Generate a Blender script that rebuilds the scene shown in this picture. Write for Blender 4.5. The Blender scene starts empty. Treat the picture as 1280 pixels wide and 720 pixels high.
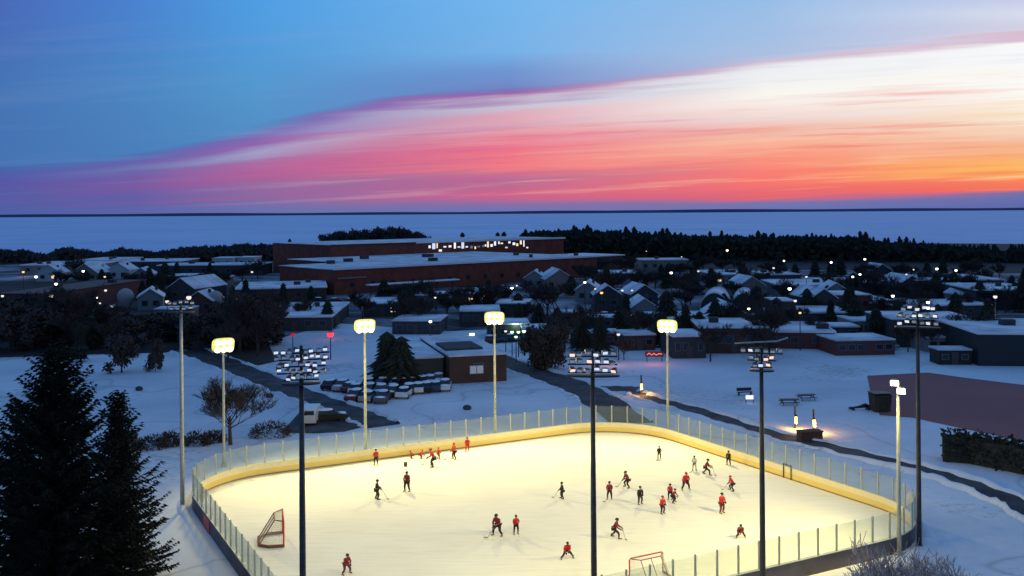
import bpy, bmesh, math, random
from mathutils import Vector, Matrix
R = math.radians
rnd = random.Random(7)
scene = bpy.context.scene
col = scene.collection

# ------------------------------------------------------------------ camera
F, PX, PY, H, TH = 1221.0, 640.0, 265.6, 26.0, R(0.4)
cam = bpy.data.cameras.new('camera')
co = bpy.data.objects.new('camera', cam); col.objects.link(co)
cam.sensor_width = 36; cam.lens = F / 1280 * 36
cam.shift_y = -(360 - PY) / 1280
cam.clip_start = 0.5; cam.clip_end = 60000
co.matrix_world = Matrix.Translation((0, 0, H)) @ Matrix.Rotation(R(90), 4, 'X') @ Matrix.Rotation(-TH, 4, 'Z')
scene.camera = co

def uv(px, py):
    du, dv = px - PX, PY - py
    return (du * math.cos(TH) + dv * math.sin(TH)) / F, (-du * math.sin(TH) + dv * math.cos(TH)) / F
def G(px, py, z=0.0):
    """point of the level z seen at a pixel of the 1280x720 photograph"""
    u, v = uv(px, py)
    y = (z - H) / v
    return Vector((u * y, y, z))
def AT(px, py, Y):
    u, v = uv(px, py)
    return Vector((u * Y, Y, H + v * Y))

# ------------------------------------------------------------------ materials
def lin(c):
    return tuple(((x / 255) / 12.92 if x / 255 <= .04045 else ((x / 255 + .055) / 1.055) ** 2.4) for x in c)
MATS = {}
def mat(name, c, rough=.7, metal=0, var=0, scale=3, emit=None, es=0, bump=0, c2=None, spec=.5, detail=5):
    if name in MATS: return MATS[name]
    m = bpy.data.materials.new(name); m.use_nodes = True
    nt = m.node_tree; p = nt.nodes['Principled BSDF']
    p.inputs['Base Color'].default_value = (*c, 1)
    p.inputs['Roughness'].default_value = rough
    p.inputs['Metallic'].default_value = metal
    p.inputs['Specular IOR Level'].default_value = spec
    if var or bump or c2:
        tc = nt.nodes.new('ShaderNodeTexCoord'); n = nt.nodes.new('ShaderNodeTexNoise')
        n.inputs['Scale'].default_value = scale; n.inputs['Detail'].default_value = detail; n.inputs['Roughness'].default_value = .6
        nt.links.new(tc.outputs['Object'], n.inputs['Vector'])
        cr = nt.nodes.new('ShaderNodeValToRGB')
        a, b = (c, c2) if c2 else (tuple(x * (1 - var) for x in c), tuple(min(1, x * (1 + var)) for x in c))
        cr.color_ramp.elements[0].position = .35; cr.color_ramp.elements[1].position = .65
        cr.color_ramp.elements[0].color = (*a, 1); cr.color_ramp.elements[1].color = (*b, 1)
        nt.links.new(n.outputs['Fac'], cr.inputs['Fac']); nt.links.new(cr.outputs['Color'], p.inputs['Base Color'])
        if bump:
            bp = nt.nodes.new('ShaderNodeBump'); bp.inputs['Strength'].default_value = bump; bp.inputs['Distance'].default_value = .1
            nt.links.new(n.outputs['Fac'], bp.inputs['Height']); nt.links.new(bp.outputs['Normal'], p.inputs['Normal'])
    if emit:
        p.inputs['Emission Color'].default_value = (*emit, 1); p.inputs['Emission Strength'].default_value = es
        m.cycles.emission_sampling = 'NONE'
    MATS[name] = m
    return m

M = {}
M['conc'] = mat('concrete', (.3, .3, .29), .9, var=.15)
M['brick'] = mat('red_brick', (.20, .046, .028), .9, var=.22, scale=.35)
M['brick2'] = mat('brown_brick', (.085, .042, .03), .9, var=.2, scale=.5)
M['roofsnow'] = mat('roof_snow', (.40, .41, .46), .8, c2=(.80, .82, .86), scale=.16, bump=.3)
M['snowtrim'] = mat('snowy_edge', (.78, .78, .8), .8)
M['darkroof'] = mat('dark_shingle', (.05, .048, .05), .9, var=.3, scale=.8)
M['brownroof'] = mat('brown_roof', (.13, .085, .075), .9, var=.2, scale=.2)
M['sidegrey'] = mat('grey_siding', (.2, .2, .21), .8, var=.1)
M['sidedark'] = mat('dark_siding', (.045, .045, .05), .8, var=.2)
M['sidetan'] = mat('tan_siding', (.22, .17, .14), .8, var=.1)
M['sidewhite'] = mat('white_siding', (.45, .45, .45), .7, var=.05)
M['sidered'] = mat('red_siding', (.14, .04, .035), .8, var=.1)
M['frame'] = mat('window_frame', (.14, .14, .145), .6)
M['pane'] = mat('dark_glass', (.02, .025, .035), .1)
M['panelit'] = mat('lit_window_glass', (.3, .25, .15), .3, emit=(1, .72, .38), es=1.2)
M['panewhite'] = mat('white_lit_glass', (.5, .5, .5), .3, emit=(.95, .93, 1), es=1.0)
M['door'] = mat('door_paint', (.07, .05, .05), .6)
M['galv'] = mat('galvanised_steel', (.38, .38, .36), .45, metal=.35, var=.12, scale=2)
M['paintpole'] = mat('weathered_pale_pole', (.5, .49, .36), .55, metal=.1, var=.12, scale=2)
M['darkpole'] = mat('dark_steel_pole', (.055, .05, .048), .6, metal=.2, var=.3, scale=2)
M['black'] = mat('black_metal', (.02, .02, .02), .5)
M['housing'] = mat('lamp_housing', (.10, .10, .09), .5, metal=.3)
M['yhousing'] = mat('flood_housing', (.5, .45, .2), .5)
M['lens'] = mat('flood_lens_lit', (.9, .9, .8), .3, emit=(1, .86, .30), es=5)
M['lensglow'] = mat('flood_glow_yellow', (.8, .8, .3), .3, emit=(.72, .66, .07), es=.9)  # yellow glow round the lamps, put as emission on parts that are no lamps
M['lensw'] = mat('flood_lens_white', (.9, .9, .9), .3, emit=(1, .97, .86), es=9)
M['lensdim'] = mat('flood_lens_dim', (.75, .75, .75), .3, emit=(.85, .86, .95), es=.75)
M['lensgrey'] = mat('flood_lens_off', (.5, .5, .52), .3, emit=(.6, .62, .7), es=.12)
M['lenswarm'] = mat('flood_lens_warm', (.8, .5, .4), .3, emit=(1, .55, .38), es=1.3)
M['lamp_white'] = mat('lamp_white', (.9, .9, .9), .3, emit=(1, .93, .80), es=4.5)
M['lamp_soft'] = mat('lamp_soft', (.9, .9, .9), .3, emit=(1, .86, .68), es=1.0)
M['lamp_orange'] = mat('lamp_orange', (.9, .6, .3), .3, emit=(1, .5, .10), es=1.8)
M['lamp_red'] = mat('lamp_red', (.9, .1, .1), .3, emit=(1, .02, .03), es=3)
M['lamp_reddim'] = mat('lamp_red_dim', (.5, .05, .08), .3, emit=(.7, .01, .05), es=.5)
M['lamp_green'] = mat('lamp_green', (.6, .9, .6), .3, emit=(.55, 1, .55), es=3)
M['boards'] = mat('dasher_boards', (.84, .72, .42), .35, var=.04)
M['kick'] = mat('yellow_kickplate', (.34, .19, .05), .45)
M['backboard'] = mat('board_backs', (.16, .15, .17), .8, c2=(.10, .07, .065), scale=.25)
M['cap'] = mat('board_cap_rail', (.62, .60, .5), .4)
M['post'] = mat('glass_support', (.40, .41, .35), .5)
M['red'] = mat('red_paint', (.55, .03, .03), .5)
M['net'] = mat('net_cord', (.6, .58, .5), .9)
M['netpad'] = mat('net_base_pad', (.16, .06, .05), .8)
M['skin'] = mat('skin', (.5, .28, .2), .6)
M['jred'] = mat('red_jersey', (.5, .015, .02), .8, var=.25, scale=8)
M['jdark'] = mat('dark_maroon_jersey', (.20, .016, .02), .8, var=.3, scale=8)
M['jblack'] = mat('black_jersey', (.012, .010, .011), .8)
M['jwhite'] = mat('white_jersey', (.6, .6, .55), .8)
M['pants'] = mat('black_trousers', (.015, .012, .014), .8)
M['pantsred'] = mat('red_brown_trousers', (.14, .03, .025), .8)
M['pantswhite'] = mat('pale_trousers', (.5, .48, .42), .8)
M['helm'] = mat('black_helmet', (.02, .02, .022), .3)
M['helmred'] = mat('red_helmet', (.35, .02, .02), .3)
M['stick'] = mat('stick_wood', (.25, .2, .14), .6)
M['needle'] = mat('spruce_needles', (.012, .016, .011), .95, c2=(.026, .032, .02), scale=1.3, spec=.1)
M['needlefar'] = mat('far_needles', (.014, .020, .012), .95, c2=(.03, .035, .02), scale=.25)
M['bark'] = mat('bark', (.06, .045, .035), .95, var=.3, scale=6)
M['twig'] = mat('bare_twigs', (.045, .034, .03), .95, c2=(.075, .05, .042), scale=.5)
M['twigred'] = mat('red_brown_twigs', (.22, .08, .06), .9, var=.3, scale=4)
M['twigpale'] = mat('frosted_twigs', (.7, .62, .56), .9, c2=(.3, .22, .2), scale=3)
M['hedge'] = mat('dark_hedge', (.018, .020, .014), .95, c2=(.04, .04, .028), scale=2)
M['glasscar'] = mat('car_glass', (.015, .02, .03), .12)
M['tyre'] = mat('tyre_rubber', (.015, .015, .015), .9)
M['carsnow'] = mat('snow_on_car', (.85, .86, .9), .8)
for k, c in dict(black=(.015, .015, .02), blue=(.03, .05, .10), grey=(.10, .10, .11), red=(.16, .02, .02), white=(.7, .7, .7), silver=(.3, .3, .32)).items():
    M['car' + k] = mat('car_paint_' + k, c, .3, metal=.2)
M['tank'] = mat('pale_tank_paint', (.36, .32, .31), .6, var=.08, scale=.6)

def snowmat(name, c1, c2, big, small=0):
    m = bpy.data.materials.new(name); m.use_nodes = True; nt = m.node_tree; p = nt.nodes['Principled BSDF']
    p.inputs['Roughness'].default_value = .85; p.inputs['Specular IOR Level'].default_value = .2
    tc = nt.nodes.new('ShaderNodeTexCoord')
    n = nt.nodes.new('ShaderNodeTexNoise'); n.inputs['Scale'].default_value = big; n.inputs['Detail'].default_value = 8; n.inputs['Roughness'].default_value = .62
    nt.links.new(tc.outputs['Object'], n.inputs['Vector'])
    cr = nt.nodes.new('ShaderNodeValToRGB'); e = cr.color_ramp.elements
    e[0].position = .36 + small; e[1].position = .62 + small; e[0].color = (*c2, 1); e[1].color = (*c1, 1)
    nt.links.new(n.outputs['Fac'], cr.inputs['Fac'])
    # trodden tracks: thin wavy lines of compacted snow
    mp = nt.nodes.new('ShaderNodeMapping'); mp.inputs['Rotation'].default_value = (0, 0, .5)
    nt.links.new(tc.outputs['Object'], mp.inputs['Vector'])
    w = nt.nodes.new('ShaderNodeTexNoise'); w.inputs['Scale'].default_value = .03; w.inputs['Detail'].default_value = 2
    nt.links.new(mp.outputs['Vector'], w.inputs['Vector'])
    ab = nt.nodes.new('ShaderNodeMath'); ab.operation = 'SUBTRACT'; ab.inputs[1].default_value = .5; nt.links.new(w.outputs['Fac'], ab.inputs[0])
    a2 = nt.nodes.new('ShaderNodeMath'); a2.operation = 'ABSOLUTE'; nt.links.new(ab.outputs[0], a2.inputs[0])
    c3 = nt.nodes.new('ShaderNodeValToRGB'); e = c3.color_ramp.elements
    e[0].position = .0; e[0].color = (.74, .74, .75, 1); e[1].position = .005; e[1].color = (1, 1, 1, 1)
    nt.links.new(a2.outputs[0], c3.inputs['Fac'])
    mx = nt.nodes.new('ShaderNodeMix'); mx.data_type = 'RGBA'; mx.blend_type = 'MULTIPLY'; mx.inputs['Factor'].default_value = 1
    nt.links.new(cr.outputs['Color'], mx.inputs[6]); nt.links.new(c3.outputs['Color'], mx.inputs[7])
    nt.links.new(mx.outputs[2], p.inputs['Base Color'])
    # patches of tufts and foot-churned snow
    n4 = nt.nodes.new('ShaderNodeTexNoise'); n4.inputs['Scale'].default_value = 1.1; n4.inputs['Detail'].default_value = 9; n4.inputs['Roughness'].default_value = .7
    n5 = nt.nodes.new('ShaderNodeTexNoise'); n5.inputs['Scale'].default_value = .05; n5.inputs['Detail'].default_value = 3
    nt.links.new(tc.outputs['Object'], n4.inputs['Vector']); nt.links.new(mp.outputs['Vector'], n5.inputs['Vector'])
    su = nt.nodes.new('ShaderNodeMath'); su.operation = 'ADD'; nt.links.new(n4.outputs['Fac'], su.inputs[0]); nt.links.new(n5.outputs['Fac'], su.inputs[1])
    c5 = nt.nodes.new('ShaderNodeValToRGB'); e = c5.color_ramp.elements; e[0].position = .55; e[0].color = (1, 1, 1, 1); e[1].position = .62; e[1].color = (.62, .60, .58, 1)
    hf = nt.nodes.new('ShaderNodeMath'); hf.operation = 'MULTIPLY'; hf.inputs[1].default_value = .5; nt.links.new(su.outputs[0], hf.inputs[0]); nt.links.new(hf.outputs[0], c5.inputs['Fac'])
    m3 = nt.nodes.new('ShaderNodeMix'); m3.data_type = 'RGBA'; m3.blend_type = 'MULTIPLY'; m3.inputs['Factor'].default_value = 1
    nt.links.new(mx.outputs[2], m3.inputs[6]); nt.links.new(c5.outputs['Color'], m3.inputs[7]); nt.links.new(m3.outputs[2], p.inputs['Base Color'])
    n2 = nt.nodes.new('ShaderNodeTexNoise'); n2.inputs['Scale'].default_value = .7; n2.inputs['Detail'].default_value = 6
    nt.links.new(tc.outputs['Object'], n2.inputs['Vector'])
    bp = nt.nodes.new('ShaderNodeBump'); bp.inputs['Strength'].default_value = .5; bp.inputs['Distance'].default_value = .25
    nt.links.new(n2.outputs['Fac'], bp.inputs['Height']); nt.links.new(bp.outputs['Normal'], p.inputs['Normal'])
    return m
M['snow'] = snowmat('field_snow', (.80, .81, .84), (.60, .62, .66), .035)
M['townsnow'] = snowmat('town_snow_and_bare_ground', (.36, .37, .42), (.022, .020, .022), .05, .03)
M['road'] = mat('cleared_asphalt', (.016, .014, .015), .85, c2=(.075, .072, .08), scale=.35, bump=.3)
M['lot'] = mat('reddish_parking_asphalt', (.34, .12, .11), .95, c2=(.27, .095, .09), scale=.06, bump=.2)
M['bare'] = mat('dark_bare_ground', (.010, .008, .008), .95, c2=(.035, .028, .026), scale=.05)
M['lake'] = mat('lake_snow_ice', (.66, .74, .90), .8, c2=(.50, .60, .84), scale=.004, detail=8)
M['farland'] = mat('far_land_haze_blue', (.03, .045, .13), 1)  # blue of the distance haze is put into the base colour
M['ice'] = mat('rink_ice', (.86, .84, .76), .9, c2=(.80, .77, .69), scale=.12, spec=.05)

def icemat():
    m = M['ice']; nt = m.node_tree; p = nt.nodes['Principled BSDF']; tc = [n for n in nt.nodes if n.type == 'TEX_COORD'][0]
    src = p.inputs['Base Color'].links[0].from_socket
    for i, (rot, sc) in enumerate(((.4, 3.0), (1.3, 2.2), (2.3, 2.6))):
        mp = nt.nodes.new('ShaderNodeMapping'); mp.inputs['Rotation'].default_value = (0, 0, rot); mp.inputs['Scale'].default_value = (.12, 1.6, 1)
        w = nt.nodes.new('ShaderNodeTexNoise'); w.inputs['Scale'].default_value = sc; w.inputs['Detail'].default_value = 6; w.inputs['Distortion'].default_value = .6
        nt.links.new(tc.outputs['Object'], mp.inputs['Vector']); nt.links.new(mp.outputs['Vector'], w.inputs['Vector'])
        c = nt.nodes.new('ShaderNodeValToRGB'); e = c.color_ramp.elements; e[0].position = .34; e[0].color = (.86, .86, .88, 1); e[1].position = .46; e[1].color = (1, 1, 1, 1)
        mx = nt.nodes.new('ShaderNodeMix'); mx.data_type = 'RGBA'; mx.blend_type = 'MULTIPLY'; mx.inputs['Factor'].default_value = .4
        nt.links.new(w.outputs['Fac'], c.inputs['Fac']); nt.links.new(src, mx.inputs[6]); nt.links.new(c.outputs['Color'], mx.inputs[7]); src = mx.outputs[2]
    nt.links.new(src, p.inputs['Base Color'])
icemat()
def glassmat():
    m = bpy.data.materials.new('rink_glass'); m.use_nodes = True; nt = m.node_tree
    for n in list(nt.nodes):
        if n.type != 'OUTPUT_MATERIAL': nt.nodes.remove(n)
    out = nt.nodes['Material Output']
    t = nt.nodes.new('ShaderNodeBsdfTransparent'); t.inputs[0].default_value = (.93, .96, .94, 1)
    d = nt.nodes.new('ShaderNodeBsdfDiffuse'); d.inputs[0].default_value = (.62, .68, .60, 1)
    tr = nt.nodes.new('ShaderNodeBsdfTranslucent'); tr.inputs[0].default_value = (.6, .66, .58, 1)
    a = nt.nodes.new('ShaderNodeMixShader'); a.inputs[0].default_value = .5
    nt.links.new(d.outputs[0], a.inputs[1]); nt.links.new(tr.outputs[0], a.inputs[2])
    g = nt.nodes.new('ShaderNodeBsdfGlossy'); g.inputs['Roughness'].default_value = .08; g.inputs[0].default_value = (.8, .85, .85, 1)
    b = nt.nodes.new('ShaderNodeMixShader'); b.inputs[0].default_value = .12
    nt.links.new(t.outputs[0], b.inputs[1]); nt.links.new(a.outputs[0], b.inputs[2])
    lw = nt.nodes.new('ShaderNodeLayerWeight'); lw.inputs[0].default_value = .5; fr = nt.nodes.new('ShaderNodeMath'); fr.operation = 'POWER'; fr.inputs[1].default_value = 4; nt.links.new(lw.outputs['Facing'], fr.inputs[0])
    c = nt.nodes.new('ShaderNodeMixShader')
    nt.links.new(fr.outputs[0], c.inputs[0]); nt.links.new(b.outputs[0], c.inputs[1]); nt.links.new(g.outputs[0], c.inputs[2])
    nt.links.new(c.outputs[0], out.inputs[0])
    return m
M['glass'] = glassmat()

# ------------------------------------------------------------------ builders
class MB:
    def __init__(s): s.v = []; s.f = []; s.mi = []; s.m = 0
    def add(s, vs, fs):
        b = len(s.v); s.v += [tuple(v) for v in vs]
        s.f += [tuple(i + b for i in f) for f in fs]; s.mi += [s.m] * len(fs)
    def box(s, c, d, rz=0, bev=0):
        cx, cy, cz = c; dx, dy, dz = d[0] / 2, d[1] / 2, d[2] / 2
        cs, sn = math.cos(rz), math.sin(rz)
        vs = [(cx + x * dx * cs - y * dy * sn, cy + x * dx * sn + y * dy * cs, cz + z * dz) for z in (-1, 1) for x, y in ((-1, -1), (1, -1), (1, 1), (-1, 1))]
        s.add(vs, [(3, 2, 1, 0), (4, 5, 6, 7), (0, 1, 5, 4), (1, 2, 6, 5), (2, 3, 7, 6), (3, 0, 4, 7)])
    def tube(s, pts, rs, n=8, cap=True):
        pts = [Vector(p) for p in pts]
        if not isinstance(rs, (list, tuple)): rs = [rs] * len(pts)
        vs = []
        for i, p in enumerate(pts):
            d = (pts[min(i + 1, len(pts) - 1)] - pts[max(i - 1, 0)])
            d = d.normalized() if d.length else Vector((0, 0, 1))
            up = Vector((0, 0, 1)) if abs(d.z) < .95 else Vector((1, 0, 0))
            a = d.cross(up).normalized(); b = d.cross(a)
            for k in range(n):
                t = 2 * math.pi * k / n
                vs.append(p + (a * math.cos(t) + b * math.sin(t)) * rs[i])
        fs = [(i * n + k, i * n + (k + 1) % n, (i + 1) * n + (k + 1) % n, (i + 1) * n + k) for i in range(len(pts) - 1) for k in range(n)]
        if cap: fs += [tuple(range(n))[::-1], tuple((len(pts) - 1) * n + k for k in range(n))]
        s.add(vs, fs)
    def sphere(s, c, r, nu=12, nv=8):
        r = (r, r, r) if not isinstance(r, (tuple, list)) else r
        vs = [(c[0], c[1], c[2] + r[2])]
        for j in range(1, nv):
            ph = math.pi * j / nv
            for i in range(nu):
                t = 2 * math.pi * i / nu
                vs.append((c[0] + r[0] * math.sin(ph) * math.cos(t), c[1] + r[1] * math.sin(ph) * math.sin(t), c[2] + r[2] * math.cos(ph)))
        vs.append((c[0], c[1], c[2] - r[2]))
        fs = [(0, 1 + i, 1 + (i + 1) % nu) for i in range(nu)]
        for j in range(nv - 2):
            for i in range(nu):
                a = 1 + j * nu + i; b = 1 + j * nu + (i + 1) % nu
                fs.append((a, a + nu, b + nu, b))
        L = len(vs) - 1; o = 1 + (nv - 2) * nu
        fs += [(L, o + (i + 1) % nu, o + i) for i in range(nu)]
        s.add(vs, fs)
    def lathe(s, prof, n=20, c=(0, 0)):
        vs = [(c[0] + r * math.cos(2 * math.pi * k / n), c[1] + r * math.sin(2 * math.pi * k / n), z) for r, z in prof for k in range(n)]
        fs = [(i * n + k, i * n + (k + 1) % n, (i + 1) * n + (k + 1) % n, (i + 1) * n + k) for i in range(len(prof) - 1) for k in range(n)]
        fs += [tuple(range(n))[::-1], tuple((len(prof) - 1) * n + k for k in range(n))]
        s.add(vs, fs)
    def mesh(s, name, mats, smooth=False):
        me = bpy.data.meshes.new(name); me.from_pydata(s.v, [], s.f)
        for m in (mats if isinstance(mats, (list, tuple)) else [mats]): me.materials.append(m)
        if len(me.materials) > 1: me.polygons.foreach_set('material_index', s.mi)
        if smooth: me.polygons.foreach_set('use_smooth', [True] * len(me.polygons))
        me.update(); return me
    def build(s, name, mats, parent=None, smooth=False):
        return link(name, s.mesh(name, mats, smooth), parent)
def link(name, me, parent=None, loc=(0, 0, 0), rz=0):
    o = bpy.data.objects.new(name, me); col.objects.link(o); o.parent = parent
    o.location = loc; o.rotation_euler = (0, 0, rz); return o
def tag(o, label=None, cat=None, group=None, kind=None):
    if label: o['label'] = label
    if cat: o['category'] = cat
    if group: o['group'] = group
    if kind: o['kind'] = kind
    return o
def empty(name, loc, rz, label, cat, group=None):
    return tag(link(name, None, None, loc, rz), label, cat, group)
kids = {}
def copy_tree(o, parent=None):
    c = o.copy(); col.objects.link(c); c.parent = parent
    for ch in o.children: copy_tree(ch, c)
    return c
ORD = ['leftmost', 'second from left', 'third from left', 'fourth from left', 'fifth from left', 'sixth from left', 'seventh from left', 'eighth from left', 'ninth from left', 'tenth from left', 'eleventh from left', 'twelfth from left', 'thirteenth from left', 'fourteenth from left', 'fifteenth from left', 'sixteenth from left']
def ordl(i, n):
    return 'rightmost' if i == n - 1 and n > 1 else ORD[i]

# ------------------------------------------------------------------ setting: ground, lake, roads
def sheet(name, pts, z, m, kind='structure', px=True):
    vs = [(*(G(*p)[:2] if px else p), z) for p in pts]
    mb = MB(); mb.add(vs, [tuple(range(len(vs)))])
    o = mb.build(name, m); o.data.update()
    if o.data.polygons[0].normal.z < 0: o.data.flip_normals()
    return tag(o, kind=kind)
sheet('ground', [(-22000, -400), (22000, -400), (22000, 21000), (-22000, 21000)], 0, M['snow'], px=False)
sheet('lake', [(-21000, 20500), (-21000, 640), (-420, 640), (-300, 655), (-150, 700), (0, 745), (130, 760), (300, 765), (420, 700), (600, 690), (21000, 640), (21000, 20500)], .12, M['lake'], px=False)
# low dark land on the far shore
mb = MB(); n = 90; vs = []
for i in range(n + 1):
    x = -17000 + 34000 * i / n
    h = 50 + 5 * math.sin(i * .7) + 4 * math.sin(i * .23 + 2)+ (4 if i > 50 else 0)
    vs += [(x, 18600, 0), (x, 18900, h), (x, 20500, h * .8), (x, 20500, 0)]
mb.add(vs, [(i * 4 + k, i * 4 + 4 + k, i * 4 + 5 + k, i * 4 + 1 + k) for i in range(n) for k in range(3)])
tag(mb.build('far_shore', M['farland']), kind='structure')
# town ground: patchy snow between streets
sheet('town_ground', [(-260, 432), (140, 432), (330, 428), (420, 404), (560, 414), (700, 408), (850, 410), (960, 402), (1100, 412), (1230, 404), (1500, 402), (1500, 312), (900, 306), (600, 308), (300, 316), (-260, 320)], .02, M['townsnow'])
sheet('lake_wood_floor', [(640, 338), (640, 310), (1400, 300), (1400, 345), (1200, 340), (900, 336)], .1, M['bare'])
sheet('left_town_floor', [(-160, 386), (330, 402), (335, 362), (200, 352), (-160, 350)], .045, M['bare'])
sheet('dark_field', [(-120, 448), (0, 447), (128, 443), (205, 441), (232, 437), (262, 445), (300, 462), (345, 452), (334, 425), (300, 402), (190, 396), (60, 388), (-120, 382)], .05, M['bare'])
BANKS = []
def road(name, pts, w, z, m, px=True):
    P = [G(*p) for p in pts]
    # smooth the centre line
    Q = []
    for i in range(len(P) - 1):
        p0, p1, p2, p3 = P[max(i - 1, 0)], P[i], P[i + 1], P[min(i + 2, len(P) - 1)]
        for k in range(8):
            t = k / 8
            Q.append(.5 * ((2 * p1) + (p2 - p0) * t + (2 * p0 - 5 * p1 + 4 * p2 - p3) * t * t + (3 * p1 - p0 - 3 * p2 + p3) * t ** 3))
    Q.append(P[-1]); vs = []
    for i, q in enumerate(Q):
        d = (Q[min(i + 1, len(Q) - 1)] - Q[max(i - 1, 0)]); d.z = 0; d.normalize()
        nrm = Vector((d.y, -d.x, 0)); ww = (w[0] + (w[1] - w[0]) * i / (len(Q) - 1)) / 2 + .25 * math.sin(i * 1.7)
        vs += [(*(q + nrm * ww)[:2], z), (*(q - nrm * ww)[:2], z)]
    if name != 'street': BANKS.append((name, [Vector((*v[:2], 0)) for v in vs[0::2]])); BANKS.append((name, [Vector((*v[:2], 0)) for v in vs[1::2]]))
    mb = MB(); mb.add(vs, [(2 * i, 2 * i + 2, 2 * i + 3, 2 * i + 1) for i in range(len(Q) - 1)])
    o = mb.build(name, m)
    if o.data.polygons[0].normal.z < 0: o.data.flip_normals()
    return tag(o, kind='structure')
road('park_road', [(236, 438), (275, 452), (318, 470), (365, 489), (420, 508), (455, 522), (480, 533)], (6.5, 4.5), .06, M['road'])
road('park_lane', [(600, 438), (640, 456), (690, 472), (735, 491), (790, 530)], (6, 6), .058, M['road'])
road('park_drive', [(792, 490), (810, 497), (870, 513), (960, 541), (1040, 560), (1130, 582), (1200, 601), (1290, 641), (1420, 726)], (3.0, 3.4), .06, M['road'])
road('side_path', [(742, 487), (770, 486), (797, 487)], (4, 4), .064, M['road'])
sheet('parking_lot', [(1084, 470), (1160, 466), (1210, 473), (1300, 484), (1420, 500), (1420, 590), (1280, 552), (1200, 535), (1140, 522), (1100, 519), (1090, 500)], .05, M['lot'])
sheet('service_yard', [(385, 504), (430, 505), (455, 512), (470, 530), (430, 540), (395, 542), (352, 541)], .07, M['road'])
for i, pts in enumerate([[(320, 388), (420, 394), (520, 398), (600, 408)], [(640, 372), (760, 374), (850, 390), (980, 402), (1120, 420)], [(640, 412), (760, 418), (850, 424)], [(1120, 408), (1220, 398), (1300, 396)], [(960, 362), (1100, 366), (1300, 358)], [(0, 352), (120, 350), (320, 352)], [(860, 342), (1000, 345), (1150, 352)]]):
    road('street', pts, (8, 8), .075 + i * .004, M['road'])

# ------------------------------------------------------------------ the rink
A = Vector((.8805, .474, 0)).normalized(); Bd = Vector((A.y, -A.x, 0))
Lc = Vector((-32, 93.2, 0)); LA, LB, RR = 52.0, 45.8, 8.6
def rp(a, b, z=0): return Lc + A * a + Bd * b + Vector((0, 0, z))
def ring(off, step=1.0):
    pts = []
    r = RR + off; a0, a1, b0, b1 = -off, LA + off, -off, LB + off
    cs = [((a1 - r), (b0 + r), -90), ((a1 - r), (b1 - r), 0), ((a0 + r), (b1 - r), 90), ((a0 + r), (b0 + r), 180)]
    for cx, cy, s in cs:
        for k in range(13):
            t = R(s + k * 7.5); pts.append((cx + r * math.cos(t), cy + r * math.sin(t)))
    return pts
def resample(pts, n):
    L = [0]; m = len(pts)
    for i in range(m):
        p, q = pts[i], pts[(i + 1) % m]; L.append(L[-1] + math.dist(p, q))
    out = []
    for k in range(n):
        s = L[-1] * k / n; i = max(j for j in range(m) if L[j] <= s)
        t = (s - L[i]) / max(1e-9, L[i + 1] - L[i]); p, q = pts[i], pts[(i + 1) % m]
        out.append((p[0] + (q[0] - p[0]) * t, p[1] + (q[1] - p[1]) * t))
    return out
ip = ring(.02)
mb = MB(); mb.add([rp(a, b, .10) for a, b in ip], [tuple(range(len(ip)))])
ice = mb.build('ice_rink', M['ice'])
if ice.data.polygons[0].normal.z < 0: ice.data.flip_normals()
tag(ice, kind='structure')
rink = empty('rink_boards', rp(0, 0), 0, 'cream hockey boards with yellow kickplate and clear glass enclosing the lit ice', 'rink boards')
inv = Lc
NP = 98
def wall(off0, off1, z0, z1, name, m):
    n = NP * 2
    a = resample(ring(off0), n); b = resample(ring(off1), n); mb = MB(); vs = []
    for k in range(n):
        vs += [rp(*a[k], z0) - inv, rp(*a[k], z1) - inv, rp(*b[k], z1) - inv, rp(*b[k], z0) - inv]
    fs = []
    for k in range(n):
        k2 = (k + 1) % n
        for j in range(4): fs.append((k * 4 + j, k * 4 + (j + 1) % 4, k2 * 4 + (j + 1) % 4, k2 * 4 + j))
    mb.add(vs, fs)
    o = mb.build(name, m, rink)
    return o
wall(0, .06, .72, 1.22, 'board', M['boards'])
wall(-.004, .066, .22, .72, 'yellow_band', mat('yellow_board_paint', (.80, .60, .18), .4))
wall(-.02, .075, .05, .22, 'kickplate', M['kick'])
wall(.08, .16, .0, 1.18, 'board_back', M['backboard'])
wall(-.03, .19, 1.22, 1.27, 'cap_rail', M['cap'])
gp = resample(ring(.09), NP)
GT = 3.15
for k in range(NP):
    p, q = Vector((*gp[k], 0)), Vector((*gp[(k + 1) % NP], 0)); d = (q - p); e = d.normalized()
    p2, q2 = p + e * .05, q - e * .05; nn = Vector((e.y, -e.x, 0)) * .006
    mb = MB()
    c = [p2 - nn, q2 - nn, q2 + nn, p2 + nn]
    vs = [rp(v.x, v.y, z) - inv for z in (1.275, GT) for v in c]
    mb.add(vs, [(0, 1, 2, 3), (4, 5, 6, 7), (0, 1, 5, 4), (1, 2, 6, 5), (2, 3, 7, 6), (3, 0, 4, 7)])
    mb.build('glass_pane', M['glass'], rink)
    P = rp(*gp[k]) - inv
    mb = MB(); mb.box((P.x, P.y, (GT + .1) / 2 + .02), (.11, .11, GT + .06), math.atan2(A.y, A.x))
    mb.build('glass_post', M['post'], rink)
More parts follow.
